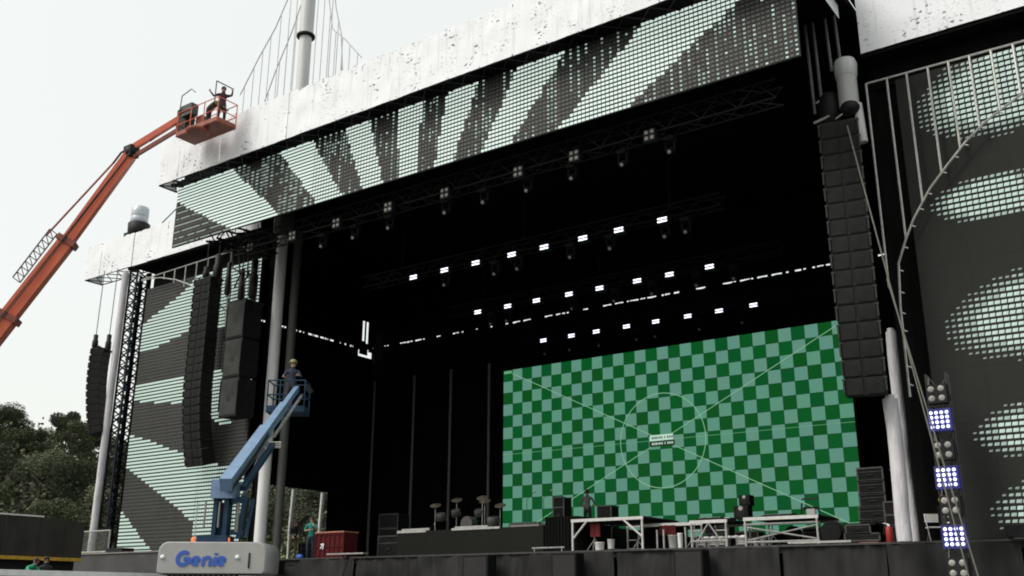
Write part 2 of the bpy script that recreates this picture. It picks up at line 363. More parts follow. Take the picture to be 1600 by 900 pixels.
LH=[[(-36.3,18.6),(-32.63,18.6),(-29.05,15.5),(-31.87,15.5),(-36.3,17.9)],[(-29.64,18.6),(-27.7,18.6),(-25.75,15.6),(-27.1,15.6)],[(-25.9,18.7),(-24.57,18.7),(-23.7,15.7),(-24.75,15.7)],
[(-23.1,18.7),(-21.86,18.7),(-22.04,15.6),(-22.9,15.6)],[(-20.64,18.75),(-19.2,18.75),(-20.4,15.6),(-21.25,15.6)],[(-17.5,18.75),(-15.4,18.75),(-17.95,15.6),(-19.15,15.6)],[(-12.4,18.75),(-8.4,18.75),(-9.7,17.95),(-11.15,17.1),(-13.5,15.6),(-16.1,15.6)]]
rl=random.Random(3)
def lvH(X,Z,i,j):
    for P in LH:
        if inpoly(X,Z,P): return 4,1.06
    if X<-32 and Z<18: return (1,.8) if j%2==0 and rl.random()<.75 else (0,1)
    n=noise.noise(Vector((i*.33,j*.11,2)))+.25*(1 if i%2 else -1)+.35*noise.noise(Vector((i*.9,j*.5,8)))
    if n>.12: return (rl.choice((1,2,2,3)) if X>-28 else rl.choice((1,1,2))),.7
    return 0,1
led_wall('header_screen','long banner-shaped LED screen with pale green slanted stripes across the top of the stage',-36.15,-7.85,15.65,18.5,25,lvH,1.42)
LL=[[(-43.7,14.2),(-40.44,15.44),(-39.6,16.1),(-38.4,16.3),(-34.9,16.4),(-34.9,12.94),(-36.48,12.97),(-39.29,13.4),(-42.94,12.7),(-43.7,12.7)],[(-43.8,11.14),(-34.9,11.14),(-34.9,8.81),(-36.33,8.48),(-36.86,8.47),(-38.85,9.62),(-40.01,9.77),(-43.8,10.28)],
[(-43.8,8.61),(-42.96,8.48),(-38.08,7.01),(-34.5,6.19),(-34.5,4.51),(-35.0,3.1),(-37.88,3.1),(-38.1,4.17),(-38.9,4.68),(-43.8,7.1)],[(-43.8,5.15),(-40.7,2.85),(-43.8,2.85)]]
def lvL(X,Z,i,j):
    for P in LL:
        if inpoly(X,Z,P): return 3,(1.0 if X>-36.8 else 1.12)
    return 0,1
led_wall('wing_screen','tall LED wall with wedge-shaped bands of pale green lines left of the stage',-43.6,-34.9,2.95,16.1,29,lvL,1.5,.165)
EL=[(-2.9,15.2,2.95,1.55,.12),(-4.0,11.85,1.75,.72,0),(-2.8,8.5,3.0,1.35,.12),(-3.3,5.4,2.15,.85,.1),(-2.9,3.4,2.35,.95,.1)]
def lvR(X,Z,i,j):
    for cx,cz,a,b,sk in EL:
        q=((X-cx)/a)**2+((Z-cz-sk*(X-cx))/b)**2
        if q<1:
            e=1-q; return (1 if e<.2 else 2 if e<.5 else 3),min(1.05,.5+e*1.1)
    return 0,1
led_wall('wing_screen','tall dark LED wall with round clusters of pale dots at the right edge',-6.3,.6,2.55,16.2,29,lvR,1.5,.165,True)
# masking beside the LED walls
MB().box(-7.2,29.45,2.55,-6.33,29.5,17.1).build('masking_drape','black_drape',origin=(-6.8,29.5,2.55)); tag(D.objects['masking_drape'],'black masking cloth between the right loudspeaker hang and the right LED wall','curtain')
o=MB().box(-34.85,29.42,2.55,-34.5,29.5,17.0).build('masking_drape','black_drape',origin=(-34.7,29.5,2.55)); tag(o,'narrow black masking cloth between the left LED wall and the front pillar','curtain')
# ---------------------------------------------------------------- banners
def fringe_banner(name,label,x0,x1,z0,z1,y,deep,left_end=True,right_end=False,seam=1.38,bz=0):
    t=thing(name,(x0,y,z0),label,'banner'); n=round((x1-x0)/seam); w=(x1-x0)/n
    for i in range(n):
        a=x0+i*w; rr=random.uniform(-.012,.012)
        mb=sheet(a+.012,a+w-.012,z0,z1,y+rr,14,8,lambda X,Z:.03*noise.noise(Vector((X*1.6,Z*1.6,y)))+.015*noise.noise(Vector((X*6,Z*2,y))))
        for v in mb.v:
            if v.z>z1-.01: v.z+=.09*noise.noise(Vector((v.x*2.3,0,y)))+.05*noise.noise(Vector((v.x*7,3,y)))
        mb.build('fabric_panel','banner',t)
    if left_end: MB().raw([(x0,y+.05,z0),(x0,y+deep,z0),(x0,y+deep,z1),(x0,y+.05,z1)],[(0,1,2,3)]).build('end_panel','banner',t)
    if right_end: MB().raw([(x1,y+.05,z0),(x1,y+deep,z0),(x1,y+deep,z1),(x1,y+.05,z1)],[(0,1,2,3)]).build('end_panel','banner',t)
    fr=MB()
    for zz in (z0+.03,z1-.03): fr.tube((x0,y+.09,zz),(x1,y+.09,zz),.03,5); fr.tube((x0,y+deep,zz),(x1,y+deep,zz),.03,5)
    fr.tube((x0,y+.09,z0+.03),(x0,y+deep,z0+.03),.035,5)
    k=int((x1-x0)/.9)
    for i in range(k+1):
        X=x0+.03+(x1-x0-.06)*i/k; fr.tube((X,y+.1,z0),(X,y+.1,z1+.05),.02,4)
        if i<k:
            X2=x0+.03+(x1-x0-.06)*(i+1)/k; fr.tube((X,y+.12,z0+.04),(X2,y+deep,z0+.04),.03,4); fr.tube((X,y+deep,z0+.04),(X2,y+.12,z0+.04),.022,4)
    fr.build('support_frame','black_metal',t)
    return t
t=fringe_banner('roof_banner','long white cloth banner flecked with grey above the slanted stripe screen',-36.5,-7.6,18.4,20.45,24.15,1.0,True,False)
MB().box(-33.2,24.35,18.50,-7.6,25.3,18.62).build('soffit','black_drape',t)
MB().raw([(-7.55,24.15,18.4),(-7.55,28.2,18.4),(-7.55,28.2,20.4),(-7.55,24.15,20.4)],[(0,1,2,3)]).build('end_panel','banner',t)
bk=MB(); 
for i in range(9): bk.beam((-36.2+i*.38,24.4+random.uniform(0,.3),18.5),(-35.7+i*.38,25.2,18.7+random.uniform(-.1,.2)),.05,.16)
bk.build('bracket','black_metal',t)
t=fringe_banner('wing_banner','white cloth banner flecked with grey over the left LED wall',-48.8,-34.6,17.38,19.25,28.5,1.1,True)
MB().box(-44.4,28.56,17.28,-34.6,34,17.375).build('soffit','black_drape',t)
MB().box(-43.6,29.3,16.12,-34.9,29.6,17.3).build('fascia','black_drape',t)
t=fringe_banner('wing_banner','white cloth banner over the right LED wall in the upper right corner',-7.1,1.0,17.15,19.2,28.5,1.1,True,seam=4)
MB().box(-7.1,28.56,17.03,1,34,17.14).build('soffit','black_drape',t)
MB().box(-7.0,29.3,16.25,1,29.6,17.0).build('fascia','black_drape',t)
MB().box(-7.3,28.4,19.25,1,29.5,19.35).build('top_rail','dark_steel',t)
# ---------------------------------------------------------------- pillars, mast, wrapped columns
t=thing('front_pillar',(-33.95,29.3,DK),'light grey pipe pillar at the front left of the stage','pillar')
MB().tube((-33.95,29.3,DK),(-33.95,29.3,17.3),.25,20).build('pipe','pillar_white',t)
MB().tube((-33.45,29.8,DK),(-33.45,29.8,17.3),.19,12).build('inner_pipe','pipe_inner',t)
MB().lathe((-33.95,29.3,17.0),[(.3,0),(.46,.15),(.46,1.2),(.3,1.3)],16).build('pipe_head','pipe_inner',t)
t=thing('roof_mast',(-34.2,30,19.2),'tall grey mast with a dark ring rising above the white banner','mast')
MB().tube((-34.2,30,19.2),(-34.2,30,28.05),.31,20).build('lower_pipe','pipe',t)
MB().tube((-34.2,30,28.1),(-34.2,30,36),.36,20).build('upper_pipe','pipe',t)
MB().lathe((-34.2,30,27.95),[(.36,0),(.46,.02),(.46,.14),(.36,.18)],20).build('ring','black_metal',t)
# suspension cables with hangers
def cable_net(label,curve,zb,x,thin=.022):
    t=thing('suspension_cable',curve[0],label,'cable','bridge-style cables beside the mast')
    m1=MB(); m1.path(curve,.03,5); m1.build('main_cable','hanger',t)
    for i in range(len(curve)-1):
        a,b=Vector(curve[i]),Vector(curve[i+1]); n=max(1,round(abs(b.x-a.x)/.62))
        for k in range(n):
            p=a.lerp(b,(k+.5)/n); MB().tube(p,(p.x,p.y,zb),thin,4).build('hanger_rod','hanger',t)
cable_net('outer pale cable rising from the banner to the left of the mast',[(-38.96,30,26.2),(-37.7,30,28.0),(-36.6,30,29.35),(-35.8,30,30.8),(-34.8,30,33.5)],20.6,0)
cable_net('inner pale cable left of the mast behind the outer one',[(-37.9,30.6,25.2),(-37.0,30.6,27.3),(-36.0,30.6,29.2),(-35.3,30.6,31.0),(-34.8,30.6,33.5)],20.6,0)
cable_net('pale cable falling away to the right of the mast',[(-33.7,30,33.5),(-32.75,30,29.9),(-32.3,30,27.8),(-31.3,30,26.8),(-30.2,30,25.5)],20.6,0)
cable_net('short pale cable falling steeply just right of the mast',[(-33.4,30.7,32.5),(-32.9,30.7,29.6),(-32.4,30.7,27.9),(-32.1,30.7,25.2)],20.6,0)
t=thing('canister_mast',(-45.1,29,17.4),'short mast with a pale canister on a black motor above the left banner','mast')
MB().lathe((-45.1,29,20.0),[(.42,0),(.46,.05),(.46,.32),(.45,.34),(.46,.36),(.46,.85),(.4,.93)],18).build('canister','canister',t)
m1=MB(); m1.lathe((-45.05,29,19.0),[(.3,-1.6),(.3,.1),(.55,.3),(.58,.95),(.5,1.0)],14); m1.box(-45.9,28.7,19.3,-45.4,29.1,19.55); m1.box(-44.7,28.7,18.95,-44.3,29.1,19.3); m1.build('motor','black_metal',t)
for q in ((-41.6,29.2,19.6),(-41.6,29.2,20.6)): MB().tube((-44.8,29.2,19.0),q,.03 if q[2]>20 else .09,5).build('stay','dark_steel',t)
def wrapped(label,x,y,z0,z1,r,seed,name='wrapped_column'):
    t=thing(name,(x,y,z0),label,'column'); mb=MB(); n=18; k=26; rr=random.Random(seed); vs=[]
    for j in range(k+1):
        z=z0+(z1-z0)*j/k; ox=.05*noise.noise(Vector((z*.5,seed,0))); 
        for i in range(n):
            a=2*math.pi*i/n; q=r*(1+.06*noise.noise(Vector((math.cos(a)*1.5,math.sin(a)*1.5,z*.9+seed*5)))+.05*noise.noise(Vector((math.cos(a)*3,math.sin(a)*3,z*5))))
            vs.append((x+ox+q*math.cos(a),y+q*math.sin(a),z))
    mb.raw(vs,[(j*n+i,j*n+(i+1)%n,(j+1)*n+(i+1)%n,(j+1)*n+i) for j in range(k) for i in range(n)],True).build('cloth_wrap','wrap',t)
    MB().tube((x,y,z0),(x,y,z1+.1),r*.6,10).build('core_pipe','pipe',t); return t
wrapped('white cloth-wrapped column standing by the fire extinguisher',-7.3,28.3,DK,6.33,.2,1)
wrapped('taller white cloth-wrapped column behind the right loudspeaker hang',-7.5,30,DK,8.65,.17,2)
wrapped('slender white cloth-wrapped column at the far left of the stage',-44.95,28.5,3,17.1,.17,3)
t=thing('truss_tower',(-44.4,29.2,3),'black lattice tower right of the far left white column','truss tower')
MB().truss((-44.65,29.1,3),(-44.65,29.1,17.2),.62,.62,.33,.06,.04,(0,1,0)).build('lattice','black_metal',t)
MB().box(-44.78,29.2,3.05,-44.5,29.28,17.0).build('dark_backing','black_drape',t)
c=MB()
for k in range(34): c.box(-44.85+random.uniform(-.05,.1),29.0,3.3+k*.4,-44.4,29.05,3.4+k*.4+random.uniform(0,.18))
c.build('cable_bundle','blue_dark',t)
MB().box(-44.42,29.4,3,-44.2,29.55,17.2).build('black_strip','black_drape',t)
t=thing('motor_canister',(-7.6,28.5,14),'grey motor canister hanging at the top right above the loudspeaker hang','mast')
MB().lathe((-7.6,28.5,15.45),[(.27,0),(.3,.05),(.3,1.0),(.31,1.02),(.33,1.05),(.36,1.45),(.3,1.62),(.1,1.7)],18).build('canister','pipe',t)
MB().ball((-7.55,28.35,15.35),.3,12,(1,1,.8)).build('cap','black_metal',t)
MB().lathe((-8.25,28.7,15.1),[(.2,0),(.34,.15),(.34,.9),(.2,1.1)],14).build('drum','black_metal',t)
MB().tube((-7.3,28.5,14.2),(-7.35,28.5,15.5),.13,10).build('pipe','pipe',t)
a=MB(); a.tube((-8.6,28.5,15.9),(-8.2,28.5,16.1),.04,6); a.tube((-8.7,28.4,15.2),(-8.2,28.4,15.3),.05,6); a.tube((-8.0,28.3,15.1),(-7.4,28.3,15.4),.03,6); a.build('clamp','alu',t)
for k,x in enumerate((-8.7,-8.45,-8.05,-7.75)): MB().tube((x,28.6,16.9 if k>1 else 15.6),(x-.05,28.6,18.8),.05,6).build('strut','pole_grey',t)
# ---------------------------------------------------------------- bridge arches
def arch(label,chord,curve,posts,y,r=.035):
    t=thing('bridge_arch',(chord[0][0],y,chord[0][1]),label,'decoration')
    MB().path([(a,y,b) for a,b in chord],r,6).build('top_chord','alu',t)
    c=MB().path([(a,y,b) for a,b in curve],r,6)
    c.build('arch_rib','alu',t)
    for a,b,b2 in posts: MB().tube((a,y,b),(a,y,b2),r,6).build('post','alu',t)
    pg=MB()
    for i in range(len(curve)-1):
        p,q=Vector((curve[i][0],y,curve[i][1])),Vector((curve[i+1][0],y,curve[i+1][1])); n=max(1,round((q-p).length/.55))
        for k in range(n): s_=p.lerp(q,(k+.3)/n); pg.tube(s_,s_+Vector((.12,.0,-.06)),.022,5)
    pg.build('peg','alu',t)
AR=[(-1.2,14.95),(-2.96,14.56),(-3.95,14.01),(-4.51,13.56),(-5.1,12.96),(-5.65,12.36),(-6.2,11.53),(-6.48,10.96),(-6.75,10.29),(-6.84,8.99),(-6.86,6.4)]
arch('white bridge-like arch of thin tubes over the right LED wall',[(-7.09,16.2),(-.6,16.15)],AR,[(-7.09,16.2,9.6),(-6.47,16.2,11.0),(-5.89,16.2,12.0),(-5.28,16.2,12.8),(-4.7,16.2,13.4),(-4.12,16.17,13.9),(-3.54,16.16,14.25),(-2.96,16.15,14.6)],28.7)
ALc=[(-43.6,16.45),(-42.8,16.42),(-42.01,16.32),(-40.78,15.99),(-39.8,15.6),(-38.93,15.17),(-37.7,14.5),(-36.62,13.67),(-36.2,12.9)]
arch('smaller white bridge-like arch of thin tubes over the left LED wall',[(-43.6,16.5),(-35.2,16.7)],ALc,[(-42.6+.85*k,16.5+.02*k,[16.38,16.2,15.85,15.5,14.95,14.4,13.6,13][k]) for k in range(8)],28.6,.03)
# ---------------------------------------------------------------- loudspeaker hangs
def array(name,label,top,n,w,dp,hgt,rz,curve,fm='speaker_grille',logo=False,slant=0):
    """n cabinets hung below top; rz turns the front (-Y) about Z; curve[i] = pitch in degrees of cabinet i"""
    t=thing(name,top,label,'loudspeaker'); t.rotation_euler=(0,0,rz)
    pos=Vector((0,0,0)); me=None
    bm=MB(); bm.beam((-w/2,0,.09),(w/2,0,.09),.1,.12); bm.beam((-w*.35,-dp*.4,.02),(-w*.35,dp*.7,.02),.07,.1); bm.beam((w*.35,-dp*.4,.02),(w*.35,dp*.7,.02),.07,.1); bm.build('bumper','black_metal',t,local=True)
    for i in range(n):
        an=math.radians(curve(i)); 
        if me is None:
            c=MB(); c.raw([(-w/2,-dp/2,0),(w/2,-dp/2,0),(w*.47,dp/2,-hgt*.02),(-w*.47,dp/2,-hgt*.02),(-w/2,-dp/2,-hgt*.98),(w/2,-dp/2,-hgt*.98),(w*.47,dp/2,-hgt*.95),(-w*.47,dp/2,-hgt*.95)],[(3,2,1,0),(4,5,6,7),(0,1,5,4),(1,2,6,5),(2,3,7,6),(3,0,4,7)])
            me=c.build('cabinet','speaker',t,local=True,bevel=.012)
            g=MB(); 
            for q in (-1,1): g.box(q*w*.25-w*.2,-dp/2-.02,-hgt*.9,q*w*.25+w*.2,-dp/2-.004,-hgt*.06)
            if logo:
                g=MB(); g.box(-w*.47,-dp/2-.02,-hgt*.93,w*.47,-dp/2-.004,-hgt*.03)
            gr=g.build('grille',fm,me,local=True)
            rl_=MB(); 
            for q in (-1,1): rl_.box(q*w*.5-.025,-dp/2-.05,-hgt*.8,q*w*.5+.02,-dp/2+.02,-hgt*.1); rl_.box(q*w*.49-.05,-dp/2-.03,-hgt*.12,q*w*.49+.05,-dp/2+.03,-hgt*.02)
            rg=rl_.build('rigging_rail','speaker_front' if not logo else 'black_metal',me,local=True)
            if logo:
                lg=MB(); lg.raw([(-.16,-dp/2-.03,-hgt*.52),(0,-dp/2-.03,-hgt*.42),(.18,-dp/2-.03,-hgt*.5),(.1,-dp/2-.03,-hgt*.6),(-.1,-dp/2-.03,-hgt*.58)],[(0,1,2,3,4)]); lg.build('badge','black_metal',me,local=True)
            o=me
        else:
            o=me.copy(); COL.objects.link(o)
            for ch in me.children:
                c2=ch.copy(); COL.objects.link(c2); c2.parent=o
        o.location=pos; o.rotation_euler=(an,0,0)
        pos=pos+Matrix.Rotation(an,3,'X')@Vector((0,0,-hgt))
    return t
array('line_array','long J-shaped black loudspeaker hang before the left LED wall',(-37.35,28,15.2),23,1.15,.7,.375,0,lambda i:(max(0,i-12)*1.5))
array('subwoofer_array','stack of three square black bass speakers hung beside the front left pillar',(-34.75,28.15,13.65),3,1.15,1.0,1.75,0,lambda i:0,'speaker_front',True)
array('line_array','small curved loudspeaker hang outlined against the sky at far left',(-45.75,28.2,13.0),12,.95,.62,.36,math.radians(-55),lambda i:-3+i*1.6)
array('line_array','massive dark loudspeaker hang right of the test screen',(-7.72,27.6,14.5),16,1.1,.6,.51,math.radians(10),lambda i:0 if i<10 else (i-9)*.7)
# hang rigging
def motor(label,x,y,z,h=.9,r=.16):
    t=thing('chain_motor',(x,y,z),label,'chain motor','chain motors above the loudspeakers')
    MB().lathe((x,y,z),[(r*.6,0),(r,.1),(r,h*.55),(r*.75,h*.6),(r*.8,h*.95),(r*.4,h)],10).build('housing','black_metal',t)
    MB().tube((x,y,z+h),(x,y,17.35),.02,4).build('chain','black_metal',t)
    MB().path([(x+.1,y,z+h*.8),(x+.25,y,z+.2),(x+.2,y,z-.5),(x+.05,y,z+.05)],.025,4).build('slack_chain','black_metal',t)
motor('black chain motor above the left side of the J-shaped hang',-37.75,28.1,15.35,.6)
motor('black chain motor above the right side of the J-shaped hang',-36.9,28.1,15.1,1.3,.22)
motor('long black chain motor hung between the two left speaker hangs',-35.95,28,14.2,1.6,.14)
motor('black chain motor left above the bass speaker stack',-35.1,28.1,13.85,1.5,.15)
motor('black chain motor right above the bass speaker stack',-34.3,28.1,13.8,1.9,.2)
motor('black chain motor left above the small far left hang',-46.25,28.1,13.15,.75,.15)
motor('black chain motor right above the small far left hang',-45.3,28.25,12.9,.9,.15)
t=thing('rigging_truss',(-34.6,27,16.6),'dark lattice rig joining the pillar head to the striped screen','truss')
MB().truss((-35.6,27.6,16.3),(-33.0,27.9,16.3),.6,.6,.5,.05,.03).build('lattice','hang_black',t); MB().truss((-34.3,25.6,16.2),(-34.3,29.2,16.5),.7,.7,.5,.05,.03).build('lattice','hang_black',t)
for k,(a,b) in enumerate(((-35.3,-34.6),(-34.9,-34.0),(-34.2,-33.6))): MB().path([(a,27.6,16.1),((a+b)/2-.1,27.5,15.2-.3*k),(b,27.6,14.9),((a+b)/2,27.6,14.3)],.035,5).build('hanging_cable','black_metal',t)
# long stays on the right
for x0,z0,x1,z1,lb in ((-7.35,14.2,-5.55,1.2,'thin steel stay running down in front of the blue-white lamp tower'),(-6.72,9.4,-5.32,1.2,'second thin steel stay just right of the first')):
    tag(MB().tube((x0,27.1,z0),(x1,27.1,z1),.022,5).build('guy_cable','stay_grey',origin=(x1,27.1,z1)),lb,'cable')
# ---------------------------------------------------------------- inner trusses and lamps
def truss_thing(label,x0,x1,y,z,s=.55,mt='hang_black'):
    t=thing('lighting_truss',(x0,y,z),label,'truss'); MB().truss((x0,y,z),(x1,y,z),s,s,.6,.03,.018).build('truss_frame','front_truss' if y<28 else 'hang_black',t)
    for x in (x0+2,(x0+x1)/2,x1-2): MB().tube((x,y,z+s/2),(x,y,18.85),.02,4).build('hanging_chain','hang_black',t)
    return t
truss_thing('front lighting truss with four-lamp blinders under the striped screen',-33,-9,26.3,15.45,.6)
truss_thing('nearest of the three trusses that carry the glowing white lamps',-29,-12.5,29.9,14.0,.45,'black_metal')
truss_thing('middle of the three trusses that carry the glowing white lamps',-29,-12.5,35.6,14.0,.45,'black_metal')
truss_thing('rearmost of the three trusses that carry the glowing white lamps',-29,-12.5,41.8,14.0,.45,'black_metal')
# strobes
ord_=['first','second','third','fourth','fifth','sixth','seventh','eighth']
def strobe_at(x,y,z,lb):
    t=thing('strobe_light',(x,y,z),lb,'stage lamp','glowing white strobe lamps'); t['org']=(x,y,z)
    MB().box(x-.23,y-.06,z-.11,x+.23,y+.2,z+.12).build('housing','black_metal',t)
    for q in (-1,1): MB().box(x-.18,y-.085,z+q*.055-.026,x+.18,y-.065,z+q*.055+.026).build('tube_lamp','strobe',t)
    MB().box(x-.02,y+.02,z+.132,x+.02,y+.06,z+.3).build('clamp','black_metal',t)
    return t
AX=[-26.76,-25.07,-23.44,-21.65,-20.11,-18.36,-16.81,-15.03]; BX=[-27.77,-26.02,-24.41,-22.66,-21.08,-19.22,-17.69,-15.88]; CX=[-28.23,-26.49,-25.0,-23.25,-21.62,-19.9,-18.29,-16.58]
pr_=None
for nm,X,y14 in (('upper',AX,30.42),('middle',BX,36.25),('lowest',CX,42.55)):
    k=12.7/13
    for i,x in enumerate(X):
        lb=f'{ord_[i]} lamp from the left in the {nm} row of glowing white lamps'
        if pr_ is None: pr_=strobe_at(x*k,y14*k,13.7,lb)
        else: copy_tree(pr_,(x*k,y14*k,13.7),label=lb)
def blinder_at(x,y,z,lb,s=1.0,lm='lens',grp='four-lamp blinders on the front truss'):
    t=thing('blinder_light',(x,y,z),lb,'stage lamp',grp); t['org']=(x,y,z)
    MB().box(x-.2*s,y-.0,z-.2*s,x+.2*s,y+.2*s,z+.2*s).build('housing','black_metal',t)
    for a in (-1,1):
        for b in (-1,1): MB().lathe((x+a*.1*s,y-.004,z+b*.1*s),[(.068*s,0),(.062*s,.012),(.035*s,.02),(.01,.022)],12,(0,-1,0)).build('lamp',lm,t)
    return t
pr_=None
for i,(x,y) in enumerate([(-26.8,23.88),(-24.52,23.86),(-21.96,23.78),(-19.58,23.92),(-16.6,23.9),(-14.53,23.9),(-12.0,23.95)]):
    k=14.2/13; lb=f'{ord_[i]} four-lamp blinder from the left on the front truss'
    if pr_ is None: pr_=blinder_at(x*k,y*k-.35,15.2-.2,lb,1.0)
    else: copy_tree(pr_,(x*k,y*k-.35,15.0),label=lb)
copy_tree(pr_,(-32.9,26.6,15.5),label='four-lamp blinder on the dark rig left of the front pillar head')
# moving heads
def mover_at(x,y,z,lb,grp,s=1):
    t=thing('moving_light',(x,y,z),lb,'stage lamp',grp); t['org']=(x,y,z)
    MB().box(x-.17*s,y-.15,z+.28,x+.17*s,y+.15,z+.42).build('base','hang_black',t)
    m1=MB(); m1.box(x-.17,y-.05,z-.05,x-.13,y+.05,z+.28); m1.box(x+.13,y-.05,z-.05,x+.17,y+.05,z+.28); m1.build('yoke','hang_black',t)
    MB().lathe((x,y+.12,z+.02),[(.06,0),(.11,.05),(.12,.3),(.1,.34)],10,(.1,-.85,-.5)).build('head','hang_black',t)
    MB().lathe((x+.034,y+.12-.29,z+.02-.172),[(.062,0),(.05,.02)],10,(.1,-.85,-.5)).build('lens','lens',t)
    return t
pr_=None
for nm,lst,y,z in (('front truss',[-28.04,-26.29,-24.45,-21.7,-19.95,-18.08,-16.26,-14.33,-12.63],26.3,14.55),('nearest lamp truss',[-24.6,-22.1,-21.0,-18.6,-16.9,-14.7,-13.9],29.9,13.25),('middle lamp truss',[-26.5,-25.6,-22.1,-20.0,-18.2,-16.2,-14.6],35.6,13.2),('rear lamp truss',[-27.5,-26,-24.3,-22.2,-21.2,-18.9,-16.8],41.6,13.1)):
    for i,x in enumerate(lst):
        lb=f'{ord_[i] if i<8 else "rightmost"} small black moving lamp from the left below the {nm}'; gr=f'moving lamps below the {nm}'
        if pr_ is None: pr_=mover_at(x,y,z,lb,gr)
        else: c=copy_tree(pr_,(x,y,z),label=lb); c['group']=gr
# ---------------------------------------------------------------- test-pattern video screen
SX0,SX1,SZ0,SZ1,SY=-29.0,-11.75,3.55,12.0,40.0
t=thing('video_screen',(SX0,SY,SZ0),'huge green chequered test-pattern video screen at the back of the stage','video screen')
MB().box(SX0,SY+.02,SZ0,SX1,SY+.25,SZ1).build('screen_body','black_metal',t)
NC,NR=30,15
pal=[(.002,.082,.014),(.002,.078,.018),(.003,.074,.012),(.002,.086,.016)]; pal2=[(.1,.27,.19),(.108,.262,.2),(.1,.275,.185),(.112,.265,.195)]
for i,c in enumerate(pal+pal2): M['scr%d'%i]=mat('screen_colour%d'%i,(.005,.008,.006),.7,emit=c,es=1.0,var=.2,spec=.1)
cw=(SX1-SX0)/NC; ch=.578; rs=random.Random(11)
mb=MB()
for r in range(NR):
    for c in range(NC):
        dark=(r+c)%2==0; q=rs.randrange(4); mb.cur=q+(0 if dark else 4)
        x=SX0+c*cw; z=SZ1-r*ch; e=.006; zb=max(SZ0,z-ch)
        mb.raw([(x+e,SY,zb+e),(x+cw-e,SY,zb+e),(x+cw-e,SY,z-e),(x+e,SY,z-e)],[(0,1,2,3)])
mb.build('test_pattern',['scr%d'%i for i in range(8)],t)
M['line_green']=mat('line_green',(.05,.1,.05),.6,emit=(.2,.42,.26),es=1)
M['line_dim']=mat('line_dim',(.05,.1,.05),.6,emit=(.13,.33,.18),es=1)
ln=MB(); cx,cz=(SX0+SX1)/2+.1,(SZ0+SZ1)/2; yy=SY-.012
def seg(a,b,w,y=yy): 
    a=Vector((a[0],y,a[1]));b=Vector((b[0],y,b[1])); n=(b-a).cross(Vector((0,1,0))).normalized()*w/2; ln.raw([a-n,b-n,b+n,a+n],[(0,1,2,3)])
seg((SX0+.55,SZ1-.2),(SX1-.05,SZ0+.05),.032); seg((SX0+.55,SZ0+.2),(SX1-.05,SZ1-.05),.032,yy-.004)
for i in range(64):
    a,b=2*math.pi*i/64,2*math.pi*(i+1)/64; R=2.1; seg((cx+R*math.cos(a),cz+R*math.sin(a)),(cx+R*math.cos(b),cz+R*math.sin(b)),.034,yy-.008)
ln.build('pattern_lines','line_green',t)
ln=MB(); seg((SX0,cz),(SX1,cz),.018,yy-.006); ln.build('centre_line','line_dim',t)
M['cap_dark']=mat('cap_dark',(.01,.02,.01),.7,emit=(.01,.02,.01)); M['cap_white']=mat('cap_white',(.3,.3,.3),.7,emit=(.42,.62,.5))
c1=MB(); c1.raw([(cx-.6,yy-.014,cz-.02),(cx+.55,yy-.014,cz-.02),(cx+.55,yy-.014,cz+.24),(cx-.6,yy-.014,cz+.24)],[(0,1,2,3)]); c1.build('caption_box','cap_white',t)
c1=MB(); c1.raw([(cx-.62,yy-.014,cz-.28),(cx+.62,yy-.014,cz-.28),(cx+.62,yy-.014,cz-.03),(cx-.62,yy-.014,cz-.03)],[(0,1,2,3)]); c1.build('caption_box','cap_dark',t)
gk=MB(); x=cx-.5
while x<cx+.5:
    w=rs.uniform(.03,.07); gk.cur=0; zz=cz+.06; gk.raw([(x,yy-.02,zz),(x+w,yy-.02,zz),(x+w,yy-.02,zz+.1),(x,yy-.02,zz+.1)],[(0,1,2,3)]); gk.cur=1; gk.raw([(x,yy-.02,cz-.2),(x+w,yy-.02,cz-.2),(x+w,yy-.02,cz-.1),(x,yy-.02,cz-.1)],[(0,1,2,3)]); x+=w+rs.choice((.03,.03,.09))
gk.build('caption_text',['cap_dark','cap_white'],t)
gk=MB(); gk.raw([(SX0+.04,yy,SZ1-.18),(SX0+.52,yy,SZ1-.18),(SX0+.52,yy,SZ1-.05),(SX0+.04,yy,SZ1-.05)],[(0,1,2,3)]); gk.build('corner_caption','line_dim',t)
